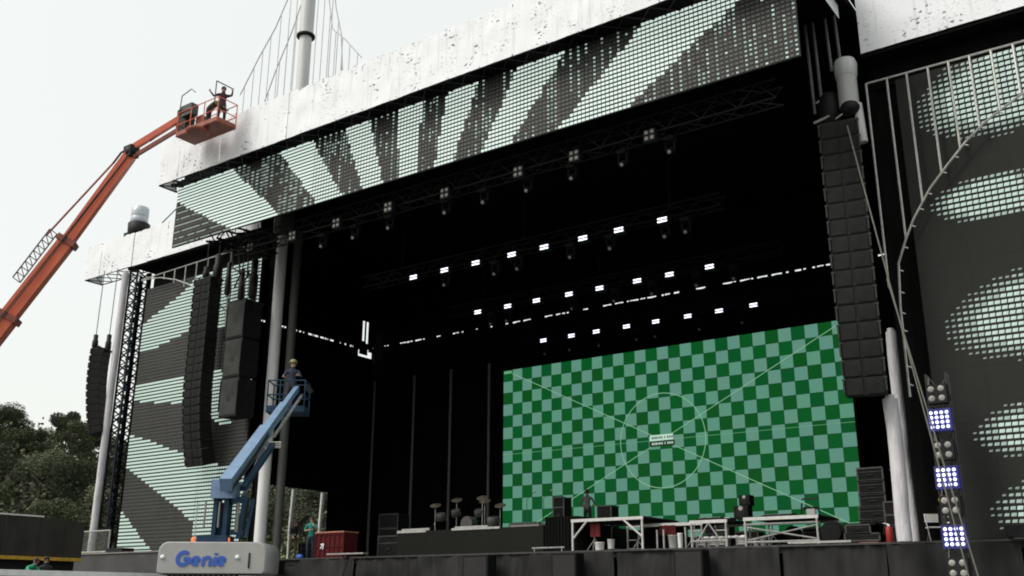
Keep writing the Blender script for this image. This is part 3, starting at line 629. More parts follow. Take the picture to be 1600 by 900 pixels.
# ---------------------------------------------------------------- people
def person(label,loc,rz,pose,shirt,trouser,hair='hair',sc=1.0,sleeve=True,hat=None,lean=0,band=None):
    """pose: dict of joint offsets (metres). One continuous skinned body."""
    J=dict(pel=(0,0,.95),sp=(0,0,1.15),ch=(0,-.0,1.36),nk=(0,0,1.50),hd0=(0,-.01,1.57),hd1=(0,-.02,1.66),hd2=(0,-.01,1.74),
      ls=(-.19,0,1.42),le=(-.24,.02,1.14),lw=(-.23,-.08,.9),lh=(-.23,-.11,.82), rs=(.19,0,1.42),re=(.24,.02,1.14),rw=(.23,-.08,.9),rh=(.23,-.11,.82),
      lt=(-.1,0,.9),lk=(-.12,-.03,.5),la=(-.12,.03,.09),lf=(-.13,-.15,.04), rtt=(.1,0,.9),rk=(.12,-.03,.5),ra=(.12,.03,.09),rf=(.13,-.15,.04))
    J.update(pose)
    R=dict(pel=.15,sp=.135,ch=.155,nk=.06,hd0=.07,hd1=.095,hd2=.075,ls=.065,le=.045,lw=.032,lh=.035,rs=.065,re=.045,rw=.032,rh=.035,lt=.095,lk=.06,la=.042,lf=.038,rtt=.095,rk=.06,ra=.042,rf=.038)
    E=[('pel','sp'),('sp','ch'),('ch','nk'),('nk','hd0'),('hd0','hd1'),('hd1','hd2'),('ch','ls'),('ls','le'),('le','lw'),('lw','lh'),('ch','rs'),('rs','re'),('re','rw'),('rw','rh'),('pel','lt'),('lt','lk'),('lk','la'),('la','lf'),('pel','rtt'),('rtt','rk'),('rk','ra'),('ra','rf')]
    K=list(J); me=D.meshes.new('body'); me.from_pydata([J[k] for k in K],[(K.index(a),K.index(b)) for a,b in E],[]); tmp=D.objects.new('tmp',me); COL.objects.link(tmp)
    tmp.modifiers.new('s','SKIN'); tmp.modifiers.new('u','SUBSURF').levels=1
    for i,k in enumerate(K):
        v=me.skin_vertices[0].data[i]; r=R[k]; v.radius=(r,r*(.72 if k in('sp','ch','pel') else 1)); v.use_root=(k=='pel')
    dg=bpy.context.evaluated_depsgraph_get(); dg.update(); ev=tmp.evaluated_get(dg); bm=D.meshes.new_from_object(ev); D.objects.remove(tmp)
    # fingers and thumb, nose, ears added to the same mesh
    ex=MB()
    for s_,w,h_ in ((-1,'lw','lh'),(1,'rw','rh')):
        W_=Vector(J[w]);H_=Vector(J[h_]); d=(H_-W_).normalized(); sd_=d.cross(Vector((0,1,.2))).normalized()
        for q in range(4):
            b=H_+sd_*(q-1.5)*.018+d*.02; L=(.06,.072,.068,.052)[q]; mid=b+d*L*.5; ex.tube(b,mid,.010,6,.009); ex.tube(mid,mid+(d*.8+Vector((0,-.6,0))).normalized()*L*.5,.009,6,.007)
        b=H_-d*.02+sd_*.03*s_; ex.tube(b,b+(d+sd_*s_*.8).normalized()*.055,.012,6,.008)
    hc=Vector(J['hd1']); ex.tube(hc+Vector((0,-.09,.01)),hc+Vector((0,-.115,-.02)),.016,6,.012); ex.ball(hc+Vector((-.093,0,0)),.025,6,(.4,1,1.3)); ex.ball(hc+Vector((.093,0,0)),.025,6,(.4,1,1.3))
    bmm=bmesh.new(); bmm.from_mesh(bm); off=len(bm.polygons)
    vv=[bmm.verts.new(v) for v in ex.v]
    for f in ex.f:
        try: bmm.faces.new([vv[i] for i in f])
        except ValueError: pass
    skn=0
    KV=[(k,Vector(J[k])) for k in K]
    def seg_d(p,a,b):
        ab=b-a; tt=max(0,min(1,(p-a).dot(ab)/ab.length_squared)); return (p-(a+ab*tt)).length,tt
    bmm.faces.ensure_lookup_table()
    for i,f in enumerate(bmm.faces):
        f.smooth=True
        if i>=off: f.material_index=0; continue
        p=f.calc_center_median(); best=min(((seg_d(p,Vector(J[a]),Vector(J[b]))[0]-R[a]*.5,(a,b)) for a,b in E))[1]
        a,b=best
        if b in('hd0','hd1','hd2') : mi=0
        elif b in('lh','rh'): mi=0
        elif b in('lw','rw'): mi=1 if sleeve else 0
        elif b in('lf','rf'): mi=3
        elif a in('lt','rtt','lk','rk','pel') and b!='sp': mi=2
        else: mi=1
        f.material_index=mi
    mi=[f.material_index for f in bmm.faces]; bmm.to_mesh(bm); bmm.free(); bm.materials.clear()
    for x in ('skin',shirt,trouser,'shoe'): bm.materials.append(M[x])
    bm.polygons.foreach_set('material_index',mi)
    t=thing('person',loc,label,'person'); o=D.objects.new('body',bm); COL.objects.link(o); o.parent=t
    hh=MB(); hh.ball(hc+Vector((0,.02,.035)),.108,12,(.95,1.05,.95)); 
    if hat: hh=MB(); hh.lathe(hc+Vector((0,0,.05)),[(.15,0),(.15,.015),(.12,.02),(.11,.08),(.07,.12),(.01,.13)],14); hh.build('hard_hat',hat,t,local=True)
    else: hh.build('hair',hair,t,local=True)
    ey=MB(); 
    for q in (-1,1): ey.ball(hc+Vector((q*.034,-.088,.012)),.012,6)
    ey.build('eyes','shoe',t,local=True)
    if band: bb=MB(); bb.lathe((0,0,1.06),[(.165,0),(.165,.06)],14); bb.build('reflective_band','reflective',t,local=True)
    t.rotation_euler=(lean,0,rz); t.scale=(sc,)*3
    return t
arm_fold=dict(le=(-.27,-.06,1.17),lw=(-.05,-.22,1.2),lh=(.04,-.24,1.22),re=(.27,-.08,1.2),rw=(.14,-.24,1.36),rh=(.09,-.2,1.46))
person('man in a teal shirt standing with folded arms beside the red case',(-31.6,30,DK),math.radians(35),arm_fold,'teal_shirt','navy_trousers',sleeve=False,sc=1.0)
person('person in dark clothes with a reflective band bending beside the left pillar',(-33.0,30.3,DK),math.radians(60),dict(sp=(0,-.05,1.12),ch=(0,-.2,1.3),nk=(0,-.3,1.4),hd0=(0,-.36,1.45),hd1=(0,-.4,1.52),hd2=(0,-.4,1.6),ls=(-.18,-.22,1.34),rs=(.18,-.22,1.34),le=(-.22,-.35,1.1),lw=(-.15,-.5,1.0),lh=(-.13,-.56,.95),re=(.22,-.35,1.1),rw=(.1,-.5,1.02),rh=(.08,-.56,.98)),'dark_cloth','olive_cloth',band=True)
person('man in a grey shirt standing with his back turned before the test screen',(-23.25,38.4,3.85),math.radians(200),dict(le=(-.33,.06,1.18),lw=(-.2,-.08,1.05),lh=(-.14,-.1,1.02),re=(.33,.06,1.18),rw=(.2,-.08,1.05),rh=(.14,-.1,1.02)),'grey_shirt','dark_cloth',sleeve=False)
# ---------------------------------------------------------------- objects on the stage
def single(name,label,cat,mb,mt,origin,group=None,bevel=0,kind=None):
    return tag(mb.build(name,mt,origin=origin,bevel=bevel),label,cat,group,kind)
def edged_case(label,x0,y0,z0,x1,y1,z1,body='case_black',edge='dark_steel',group=None,handles=True,name='flight_case'):
    t=thing(name,((x0+x1)/2,(y0+y1)/2,z0),label,'case',group)
    MB().box(x0,y0,z0,x1,y1,z1).build('case_body',body,t,bevel=.02)
    e=MB(); r=.025
    for z in (z0,z1):
        for y in (y0,y1): e.box(x0-.008,y-r,z-r,x1+.008,y+r,z+r)
    for x in (x0,x1): e.box(x-r,y0-.01,z0,x+r,y0+.02,z1)
    e.box(x0,y0-.012,z0+(z1-z0)*.68,x1,y0+.01,z0+(z1-z0)*.72); e.build('edging',edge,t)
    if handles: MB().box((x0+x1)/2-.1,y0-.03,z0+(z1-z0)*.4,(x0+x1)/2+.1,y0-.005,z0+(z1-z0)*.5).build('handle','black_metal',t)
    return t
# drum riser and kit
t=thing('drum_riser',(-24.2,33,DK),'wide black draped riser under the drum kit','riser')
MB().box(-27.7,31,DK,-20.65,36.5,3.56).build('riser_box','riser_black',t)
e=MB(); e.box(-27.7,30.97,3.5,-26.2,31.0,3.6); e.box(-24.9,30.97,3.52,-22.6,31.0,3.6); 
for q in ((-27.75,35.2,3.6,-26.3),(-25.0,35.2,3.6,-23.4)): e.box(q[0],31.3,q[2],q[3],31.36,q[2]+.09)
e.build('white_edge','alu',t)
t=thing('drum_kit',(-26,33,3.56),'drum kit with pale skins and cymbals on the black riser','drum kit')
def drum(x,y,z,r,h,ax): MB().lathe((x,y,z),[(r*.96,0),(r,.01),(r,h-.01),(r*.96,h)],16,ax).build('drum','drum_shell',t)
drum(-25.6,33.2,3.92,.3,.42,(0,-1,0)); drum(-27.0,32.9,4.1,.2,.3,(.1,-.3,1)); drum(-26.2,32.9,4.25,.19,.25,(.1,-.5,1)); drum(-25.0,32.9,4.2,.2,.25,(.1,-.5,1)); drum(-24.4,33,3.75,.24,.4,(.1,-.2,1))
for x,y,z in ((-27.5,33.1,4.75),(-26.6,33.4,4.95),(-25.2,33.5,4.85),(-24.2,33.2,4.6),(-24.8,32.8,4.9)):
    MB().lathe((x,y,z),[(.24,0),(.1,.02),(.03,.05)],16,(.2,-.5,1)).build('cymbal','cymbal',t); MB().tube((x,y,3.57),(x,y,z),.014,5).build('stand','alu',t)
MB().lathe((-25.6,33.6,3.57),[(.15,0),(.02,.03),(.02,.45),(.16,.46),(.16,.53)],12).build('stool','black_metal',t)
for i,(x,lb) in enumerate([(-23.1,'microphone stand right of the drum kit'),(-22.3,'tall microphone stand near the left end of the test screen'),(-28.2,'microphone stand left of the drum kit')]):
    t=thing('microphone_stand',(x,33.5,3.56 if x>-27.6 else DK),lb,'microphone stand'); z=t['org'][2]
    m1=MB(); m1.tube((x,33.5,z),(x,33.5,z+1.25),.013,5); 
    for a in (0,2.1,4.2): m1.tube((x,33.5,z+.2),(x+.3*math.cos(a),33.5+.3*math.sin(a),z),.01,4)
    m1.build('stand','dark_steel',t); MB().tube((x,33.5,z+1.25),(x+.5,33.3,z+1.5),.01,5).build('boom_arm','dark_steel',t); MB().ball((x+.52,33.3,z+1.51),.04,8).build('microphone','alu',t)
edged_case('low amplifier case on the drum riser beside the test screen',-23.3,32.6,3.57,-21.9,33.3,3.8,'case_grey')
edged_case('upright black cabinet on the drum riser against the screen edge',-22.3,34.2,3.57,-21.8,34.8,4.9)
# black upright pleated box left of the platform
t=thing('pleated_drape_box',(-20,31.5,DK),'black pleated cloth box between the riser and the white-framed platform','drape')
mb=MB(); n=48; vs=[]
for z in (DK,3.84):
    for i in range(n+1): vs.append((-20.6+1.35*i/n,31+.05*math.cos(i*1.3),z))
    
mb.raw(vs,[(i,i+1,n+2+i,n+1+i) for i in range(n)]); mb.box(-20.6,31.08,DK,-19.25,33,3.85); mb.build('cloth','riser_black',t)
t=thing('low_bench',(-19.9,30.2,DK),'low bench with a white tubular top at the stage edge','bench')
MB().tube((-20.6,30.2,2.72),(-19.25,30.2,2.72),.03,6).build('rail','alu',t)
for x in (-20.5,-19.35): MB().tube((x,30.2,DK),(x,30.2,2.7),.02,5).build('leg','alu',t)
single('rear_riser','black block carrying the man in the grey shirt','riser',MB().box(-26,37.2,DK,-21.2,39.7,3.85),'riser_black',(-23.6,38,DK))
# staging platforms
def platform(label,x0,x1,y0,y1,z,brace,mt='frame_white'):
    t=thing('staging_platform',((x0+x1)/2,y0,DK),label,'platform','white-framed staging platforms')
    MB().box(x0,y0,z-.1,x1,y0+.06,z).build('front_beam',mt,t); MB().box(x0,y1-.06,z-.1,x1,y1,z).build('back_beam',mt,t)
    MB().box(x0+.01,y0+.062,z-.03,x1-.01,y1-.062,z+.012).build('deck_board','deck',t)
    for x in (x0+.05,x1-.05):
        for y in (y0+.03,y1-.03): 
            MB().tube((x,y,DK),(x,y,z-.1),.04,8).build('leg','alu' if brace!='knee' else mt,t)
            MB().lathe((x,y,DK),[(.09,0),(.09,.02),(.05,.03)],8).build('foot','alu',t)
    b=MB()
    if brace=='knee':
        b.tube((x0+.08,y0+.03,z-.65),(x0+.62,y0+.03,z-.1),.035,6); b.tube((x1-.08,y0+.03,z-.65),(x1-.75,y0+.03,z-.1),.035,6)
    if brace=='x':
        b.tube((x0+.1,y0+.03,z-.3),(x1-.1,y0+.03,DK+.28),.025,6); b.tube((x1-.1,y0+.05,z-.3),(x0+.1,y0+.05,DK+.28),.025,6); b.tube((x0,y0+.03,DK+.22),(x1,y0+.03,DK+.22),.035,6); b.tube((x0,y0+.03,z-.22),(x1,y0+.03,z-.22),.028,6)
    if brace=='truss':
        b.tube((x0,y0+.03,DK+.3),(x1,y0+.03,DK+.3),.035,6); b.tube((x0,y0+.03,DK+.62),(x0+.42,y0+.03,DK+.62),.025,6); b.tube((x1-.4,y0+.03,DK+.62),(x1,y0+.03,DK+.62),.025,6); b.tube(((x0+x1)/2,y0+.03,z-.1),(x1-.25,y0+.03,DK+.3),.025,6); b.tube(((x0+x1)/2,y0+.03,z-.1),(x0+.25,y0+.03,DK+.3),.025,6)
    if brace: b.build('brace','alu' if brace!='knee' else mt,t)
    return t
platform('leftmost white-framed platform with corner braces at the stage front',-19.15,-16.3,30.5,33.2,3.68,'knee')
platform('white lattice-framed platform in the middle of the row',-14.6,-13.3,30.5,32.5,3.46,'truss')
platform('long white platform with crossed braces at the right of the row',-12.75,-10.35,30.5,32.5,3.48,'x')
platform('low platform set back between the corner-braced and lattice-framed ones',-17.0,-14.65,31.6,33.6,3.5,None)
platform('lattice-framed platform set behind the leftmost one',-18.9,-17.1,34,36,3.7,'truss')
single('leaning_board','black board leaning under the leftmost platform at its left','panel',MB().box(-18.95,31.6,DK,-18.2,31.66,3.5),'black_drape',(-18.6,31.6,DK))
single('leaning_board','black board under the leftmost platform at its right','panel',MB().box(-17.3,32.2,DK,-16.3,32.26,3.5),'black_drape',(-16.8,32.2,DK))
single('leaning_board','large black board standing under the set-back platform','panel',MB().box(-16.2,32.4,DK,-15.7,32.46,3.4),'black_drape',(-16,32.4,DK))
# buckets, tubs, small cases beneath
def bucket(label,x,y,r=.16,h=.36,mt='white_paint'):
    t=thing('bucket',(x,y,DK),label,'bucket'); MB().lathe((x,y,DK),[(r*.8,0),(r,h-.03),(r*1.06,h-.02),(r*1.06,h),(r*.9,h)],14).build('pail',mt,t)
    MB().path([(x+r*math.cos(a),y-.02,DK+h-.02-.14*math.sin(a)) for a in [math.pi*k/8 for k in range(9)]],.008,4).build('handle','steel',t)
bucket('white bucket under the leftmost platform',-18.3,31,.17,.4); bucket('smaller white bucket beside the first one',-17.95,31.2,.13,.5)
bucket('pale tub left of the lattice-framed platform',-15.45,31,.17,.55,'case_grey')
bucket('narrow white canister left of the lattice-framed platform',-15.15,30.9,.09,.6)
bucket('short pale bucket near the left foot of the cross-braced platform',-12.55,31,.1,.35,'case_grey'); bucket('pale bucket next to the short one under the cross-braced platform',-12.3,30.95,.11,.38,'case_grey')
for i,(a,b) in enumerate([(-14.5,-14.2),(-14.1,-13.8),(-13.75,-13.5),(-13.1,-12.85)]):
    edged_case(['leftmost of the four small grey crates under the lattice frame','second of the four small grey crates under the lattice frame','third of the four small grey crates under the lattice frame','rightmost of the four small grey crates near the lattice frame'][i],a,30.75,DK,b,31.2,2.86,'case_grey','steel')
t=thing('folded_cloth',(-13.6,30.9,2.86),'rumpled white cloth lying on the grey crates','cloth')
c=MB(); rr=random.Random(4)
for k in range(6): c.ball((-14.2+k*.25,30.95+rr.uniform(-.05,.05),2.92),.13,8,(1.1,1,.45))
c.build('cloth','white_paint',t)
t=thing('red_cloth',(-18.55,31.2,3.4),'red cloth hanging under the leftmost platform','cloth'); sheet(-18.7,-18.3,3.1,3.56,31.1,8,4,lambda X,Z:.05*math.sin(X*30)).build('cloth','red',t)
t=thing('red_cloth',(-15.7,31.6,3.2),'red cloth bundle hanging from the set-back platform','cloth'); sheet(-16.2,-15.6,3.1,3.42,31.5,8,4,lambda X,Z:.05*math.sin(X*30)).build('cloth','red_case',t)
for x,lb in ((-16.05,'bare upright tube left of the set-back platform'),(-15.8,'bare upright tube under the red cloth bundle'),(-15.0,'short upright tube near the white canister')):
    single('loose_tube',lb,'tube',MB().tube((x,31,DK),(x,31,3.25 if x<-15.5 else 3.3),.035,8),'alu',(x,31,DK))
# things on top of platforms
def monitor(label,x,y,z,w,h,dp=.4,plain=False):
    t=thing('speaker_or_block',(x,y,z),label,'loudspeaker'); MB().box(x-w/2,y,z,x+w/2,y+dp,z+h).build('cabinet','case_black',t,bevel=.02)
    if plain: MB().box(x-w*.44,y-.015,z+.05,x+w*.44,y-.002,z+h-.06).build('grille','box_black',t); return
    MB().lathe((x,y-.003,z+h*.35),[(w*.34,0),(w*.3,.015),(w*.1,.005)],14,(0,-1,0)).build('woofer','speaker',t); MB().lathe((x,y-.003,z+h*.78),[(w*.16,0),(w*.12,.015)],12,(0,-1,0)).build('tweeter','lens',t)
monitor('dark loudspeaker cabinet on the platform before the screen',-13.1,31.2,3.5,.5,.42); monitor('smaller speaker box on top of the dark cabinet',-12.98,31.25,3.925,.38,.34)
def console(label,x0,x1,y,z,h=.14):
    t=thing('mixing_console',((x0+x1)/2,y,z),label,'console'); MB().raw([(x0,y,z),(x1,y,z),(x1,y+.5,z),(x0,y+.5,z),(x0,y,z+h*.4),(x1,y,z+h*.4),(x1,y+.5,z+h),(x0,y+.5,z+h)],[(0,1,5,4),(1,2,6,5),(2,3,7,6),(3,0,4,7),(4,5,6,7)]).build('console_body','case_black',t)
    k=MB()
    for i in range(14): xx=x0+.06+(x1-x0-.12)*i/13; k.box(xx-.008,y+.12,z+h*.65,xx+.008,y+.16,z+h*.65+.03)
    k.build('faders','alu',t)
console('flat black console on the lattice-framed platform',-14.6,-13.75,31,3.48); console('flat black console on the cross-braced platform',-12.4,-11.4,31.1,3.5); console('small flat console in the middle of the platform row',-13.7,-13.4,31,3.48,.1)
t=thing('desk_rack',(-10.8,31.2,3.5),'small rack with a dark top bar and a pale panel on the cross-braced platform','rack')
MB().beam((-11.05,31.2,4.02),(-10.55,31.2,4.02),.05,.05).build('top_bar','black_metal',t); MB().box(-10.93,31.22,3.53,-10.68,31.28,3.72).build('pale_panel','case_grey',t)
for x in (-11.1,-10.5): MB().tube((x,31.2,3.49),(x+(.04 if x<-10.8 else -.06),31.2,3.76 if x>-10.8 else 3.9),.03,5).build('leg','black_metal',t)
MB().box(-11.05,31.25,3.7,-10.6,31.3,3.78).build('shelf','case_black',t)
t=thing('wheel',(-11.7,32,DK),'dark round drum behind the cross-braced platform','drum'); MB().lathe((-11.6,31.9,3.0),[(.22,0),(.26,.05),(.26,.25),(.22,.3)],16,(0,-1,0)).build('drum','case_black',t)
t['category']='drum'; t.name='cable_drum'
t=thing('cable_reel',(-10.0,30.6,DK),'large black cable reel at the end of the platform row','cable reel')
for y in (30.5,30.85): MB().lathe((-10.0,y,2.95),[(.3,0),(.32,.01),(.32,.04),(.3,.05)],22,(0,1,0)).build('flange','case_black',t)
MB().lathe((-10,30.55,2.95),[(.22,0),(.22,.3)],16,(0,1,0)).build('cable_winding','tyre',t); MB().box(-10.4,30.5,DK,-9.6,30.9,2.62).build('stand','dark_steel',t)
edged_case('tipped black case behind the cross-braced platform',-11.2,31.5,2.72,-10.6,32.1,3.15)
single('floor_rail','pale rail lying low beside the cable reel','rail',MB().box(-11.2,30.1,2.62,-9.3,30.16,2.68),'alu',(-10.3,30.1,DK))
# cases right of platforms
edged_case('low black amplifier case right of the cable reel',-9.45,30.2,2.86,-8.75,30.9,3.1); edged_case('wide black amplifier case with a pale badge right of the cable reel',-9.5,30.2,2.66,-8.5,31,2.85,handles=False)
single('case_lid','flat black lid lying on the low amplifier cases','lid',MB().box(-9.55,30.25,3.102,-8.6,31,3.16),'case_black',(-9,30.5,3.1))
single('orange_box','flat orange-pink wooden box on the deck below the amplifier cases','box',MB().box(-9.05,30,DK,-8.5,30.4,2.6),'wood_orange',(-8.8,30.2,DK))
for i in range(6): edged_case(['bottom case of the tall black stack right of the test screen','second case from the bottom of the tall black stack','third case from the bottom of the tall black stack','fourth case from the bottom of the tall black stack','fifth case from the bottom of the tall black stack','topmost case of the tall black stack right of the test screen'][i],-9.2-(0.0 if i>2 else .05),31,DK+.02+i*.385,-8.45+(.0 if i>2 else .25),31.9,DK+.39+i*.385,group=None)
edged_case('upright black case with a pale strip between the tall stack and the white column',-8.4,30.6,DK+.02,-7.85,31.2,3.75)
t=thing('fire_extinguisher',(-8.0,29.4,DK),'red fire extinguisher at the foot of the white column','fire extinguisher')
MB().lathe((-8.0,29.4,DK),[(.09,0),(.1,.02),(.1,.4),(.08,.46),(.03,.49)],14).build('cylinder','red',t)
mm=MB(); mm.box(-8.03,29.37,2.98,-7.97,29.43,3.04); mm.beam((-8.0,29.4,3.04),(-8.13,29.35,3.07),.03,.02); mm.build('valve','white_paint',t); MB().path([(-8.05,29.4,3.02),(-8.13,29.35,2.95),(-8.12,29.33,2.75)],.012,5).build('hose','black_metal',t)
# small clutter right of column
def folding_chair(label,x,y,rz,sc=1):
    t=thing('folding_chair',(x,y,DK),label,'chair'); t['org']=(0,0,0)
    MB().box(-.2,-.2,.42,.2,.2,.45).build('seat','white_paint',t,local=True); MB().box(-.2,.18,.6,.2,.21,.85).build('backrest','white_paint',t,local=True)
    for a in(-.19,.19):
        MB().tube((a,-.2,0),(a,.2,.85),.014,5).build('leg','alu',t,local=True); MB().tube((a,.22,0),(a,-.18,.43),.014,5).build('leg','alu',t,local=True)
    t.rotation_euler=(0,0,rz); t.scale=(sc,)*3; t['org']=(x,y,DK)
folding_chair('pale folding chair at the foot of the tall lamp tower',-6.75,29.2,.5,.9)
t=thing('equipment_rack',(-6.35,29.2,DK),'black rack with a pale square frame and a yellow lamp near the lamp tower','rack')
MB().box(-6.6,29.1,DK,-6.1,29.4,3.45).build('rack_body','case_black',t)
fr=MB(); 
for a,b,c_,d in ((-6.5,2.98,-6.2,3.02),(-6.5,3.14,-6.2,3.18),(-6.5,2.98,-6.46,3.18),(-6.24,2.98,-6.2,3.18)): fr.box(a,29.06,b,c_,29.1,d)
fr.build('pale_frame','white_paint',t); MB().lathe((-6.4,29.07,3.6),[(.12,0),(.12,.05),(.05,.08)],12,(0,-1,0)).build('yellow_lamp','yellow_plastic',t); MB().tube((-6.4,29.15,3.4),(-6.4,29.1,3.55),.03,5).build('stem','black_metal',t)
single('small_box','small pale box on the deck beside the folding chair','box',MB().box(-6.45,28.98,2.55,-6.25,29.05,2.72),'case_grey',(-6.35,29,2.55))
single('black_box','dark box at the foot of the right LED wall','box',MB().box(-4.9,28.6,2.55,-4.2,28.9,2.85),'case_black',(-4.6,28.7,2.55))
# red road case
t=thing('road_case',(-30.3,30,DK),'red ribbed road case with a white mark beside the man in teal','case')
MB().box(-31.1,29.8,DK+.02,-29.5,30.6,3.55).build('case_body','red_case',t,bevel=.02)
e=MB()
for k in range(7): x=-31.1+1.6*k/6; e.box(x-.03,29.77,DK+.03,x+.03,29.8,3.54)
for z in (DK+.06,3.0,3.5): e.box(-31.1,29.765,z-.025,-29.5,29.79,z+.025)
e.build('ribs','red_case',t); MB().box(-31.12,29.76,3.55,-29.48,30.62,3.6).build('lid','wood_orange',t)
e=MB(); e.beam((-30.75,29.75,2.93),(-30.6,29.75,3.13),.02,.05); e.beam((-30.75,29.745,3.1),(-30.55,29.745,3.1),.02,.04); e.beam((-30.6,29.74,2.9),(-30.58,29.74,3.1),.02,.04); e.build('white_mark','white_paint',t)
single('blue_bag','small blue bag on the deck beside the man in teal','bag',MB().ball((-32.2,30,2.63),.2,10,(1,.7,.65)),'logo_blue',(-32.2,30,DK),bevel=0)
t=thing('music_stand',(-33.2,31,DK),'tilted grey music stand near the left pillar','stand'); MB().tube((-33.2,31,DK),(-33.2,31,4.2),.02,5).build('stem','dark_steel',t); MB().beam((-33.4,31,4.1),(-32.9,31,4.45),.35,.03).build('tray','steel',t)
for i,(x,h_) in enumerate([(-33.9,.8),(-32.6,1.0)]): edged_case(['dark case behind the bending person','larger dark case between the bending person and the man in teal'][i],x,31.5,DK+.02,x+.8,32.2,DK+h_)
edged_case('tall grey-black cabinet at stage left beyond the red case',-31.5,34,DK+.02,-30.4,34.8,4.6); edged_case('black cabinet between the red case and the riser',-29.2,31.5,DK+.02,-28.0,32.3,3.45)
rc=random.Random(21)
for i,(x,y,w,h_) in enumerate([(-29.9,32.6,.5,.9),(-19.9,33.6,.6,1.9),(-15.9,34.5,.9,1.1),(-14.3,33.5,.8,.75),(-12.0,33.2,1.0,.55),(-10.0,32.4,.8,.7),(-7.75,31.4,.5,1.9)]):
    edged_case(['narrow dark case behind the red case','tall dark cabinet behind the pleated cloth box','black cabinet in shadow behind the set-back platform','low dark case behind the lattice-framed platform','flat dark case behind the cross-braced platform','dark cabinet behind the black cable reel','tall dark cabinet behind the white column'][i],x,y,DK+.02,x+w,y+.6,DK+h_)
for i,(x,lb) in enumerate([(-17.6,'coil of black cable under the leftmost platform'),(-13.0,'coil of black cable between the lattice and cross-braced frames'),(-11.6,'coil of black cable under the cross-braced platform')]):
    t=thing('cable_coil',(x,30.8,DK),lb,'cable')
    for k in range(4): MB().path([(x+(.2+.01*k)*math.cos(a*math.pi/8),30.8+.2*math.sin(a*math.pi/8),DK+.03+.035*k) for a in range(16)],.02,5,True).build('loop','tyre',t)
for i,(x,h_) in enumerate([(-18.75,1.0),(-17.0,.7),(-14.9,.95),(-12.2,.8)]):
    m1=MB(); m1.tube((x,31.3,DK),(x+.1,31.3,DK+h_),.02,5); m1.tube((x+.1,31.3,DK+h_*.55),(x-.35,31.3,DK+.02),.016,5); m1.tube((x+.1,31.3,DK+h_*.55),(x+.4,31.3,DK+.02),.016,5)
    single('tripod_stand',['tripod stand under the left end of the leftmost platform','short tripod stand right of the leftmost platform','tripod stand left of the lattice-framed platform','tripod stand under the cross-braced platform'][i],'stand',m1,'alu',(x,31.3,DK))
# invented blocks standing for dark patches on the skirt & stand before skirt
for i,(x,lb) in enumerate([(-32.1,'plain black block set before the stage skirt at far left'),(-21.6,'plain black block set before the skirt below the drum riser'),(-18.0,'plain black block before the skirt below the pleated box'),(-13.6,'plain black block before the skirt below the lattice-framed platform')]):
    monitor(lb,x,28.2,1.5,.95 if i!=1 else 1.1,.93,.5,True)
t=thing('folding_stand',(-27.6,28.2,1.4),'black folding stand with a pale flat top before the stage','stand')
MB().box(-28.6,28.0,2.58,-26.7,28.3,2.63).build('top','alu',t)
for a in (-1,1):
    MB().tube((-27.65-a*.45,28.1,1.2),(-27.65+a*.2,28.1,2.55),.02,5).build('leg','black_metal',t)
MB().lathe((-27.65,28.12,2.4),[(.1,0),(.12,.05),(.1,.15)],10).build('hub','black_metal',t)
# ---------------------------------------------------------------- lamp tower on the right
t=thing('lamp_tower',(-5.9,27.9,0),'black ladder tower holding the stacked lamps at the right','truss tower')
MB().truss((-5.95,28.0,.2),(-5.95,28.0,6.8),.5,.3,.7,.03,.018,(0,1,0)).build('lattice','dark_steel',t)
zz=[(6.21,'b','topmost unlit four-lamp fixture on the right tower'),(5.52,'m','upper blue-white sixteen-dot lamp on the right tower'),(4.73,'b','second unlit four-lamp fixture from the top of the right tower'),(4.03,'m','middle blue-white sixteen-dot lamp on the right tower'),(3.32,'b','third unlit four-lamp fixture from the top of the right tower'),(2.55,'m','lowest blue-white sixteen-dot lamp on the right tower'),(1.78,'b','lowest unlit four-lamp fixture on the right tower')]
pb=pm=None
for z,k,lb in zz:
    if k=='b':
        if pb is None: pb=blinder_at(-5.93,27.6,z,lb,1.25,'lens_big','unlit four-lamp fixtures on the right tower')
        else: copy_tree(pb,(-5.93,27.6,z),label=lb)
    elif pm is None:
        pm=thing('matrix_light',(-5.93,27.6,z),lb,'stage lamp','blue-white lamps on the right tower')
        MB().box(-6.22,27.6,z-.29,-5.64,27.8,z+.29).build('housing','blue_glow',pm)
        for a in range(4):
            for b in range(4): MB().lathe((-5.93+(a-1.5)*.13,27.598,z+(b-1.5)*.125),[(.045,0),(.04,.012),(.01,.016)],10,(0,-1,0)).build('lamp','led_blue',pm)
    else: copy_tree(pm,(-5.93,27.6,z),label=lb)
# ---------------------------------------------------------------- left wing deck, fence, trailer, barrier
t=thing('wing_deck',(-41,28,0),'low grey deck below the left LED wall','stage')
MB().box(-45.0,27.6,0.02,-34.7,30.4,2.88).build('deck_body','wing_grey',t); MB().box(-45.02,27.55,2.885,-34.7,30.4,2.95).build('deck_lip','steel',t)
MB().box(-42.3,27.56,2.955,-41.1,28.2,3.13).build('black_plinth','black_metal',t)
t=thing('guard_rail',(-45.0,27.8,2.95),'grey mesh guard rail at the foot of the far left column','fence')
e=MB(); P=[(-45.3,3.0),(-45.3,3.95),(-42.5,3.95),(-42.5,3.0)]
e.path([(a,27.8,b) for a,b in P],.035,6,closed=True); e.build('frame','alu',t)
e=MB(); 
for k in range(28): x=-45.2+2.6*k/27; e.tube((x,27.8,3.0),(x,27.8,3.95),.008,4)
for k in range(10): e.tube((-45.3,27.8,3.05+k*.09),(-42.5,27.8,3.05+k*.09),.008,4)
o=e.build('mesh_infill','steel',t)
t=thing('trailer',(-38,18,0),'long black trailer with a yellow stripe and white roof edge at far left','trailer')
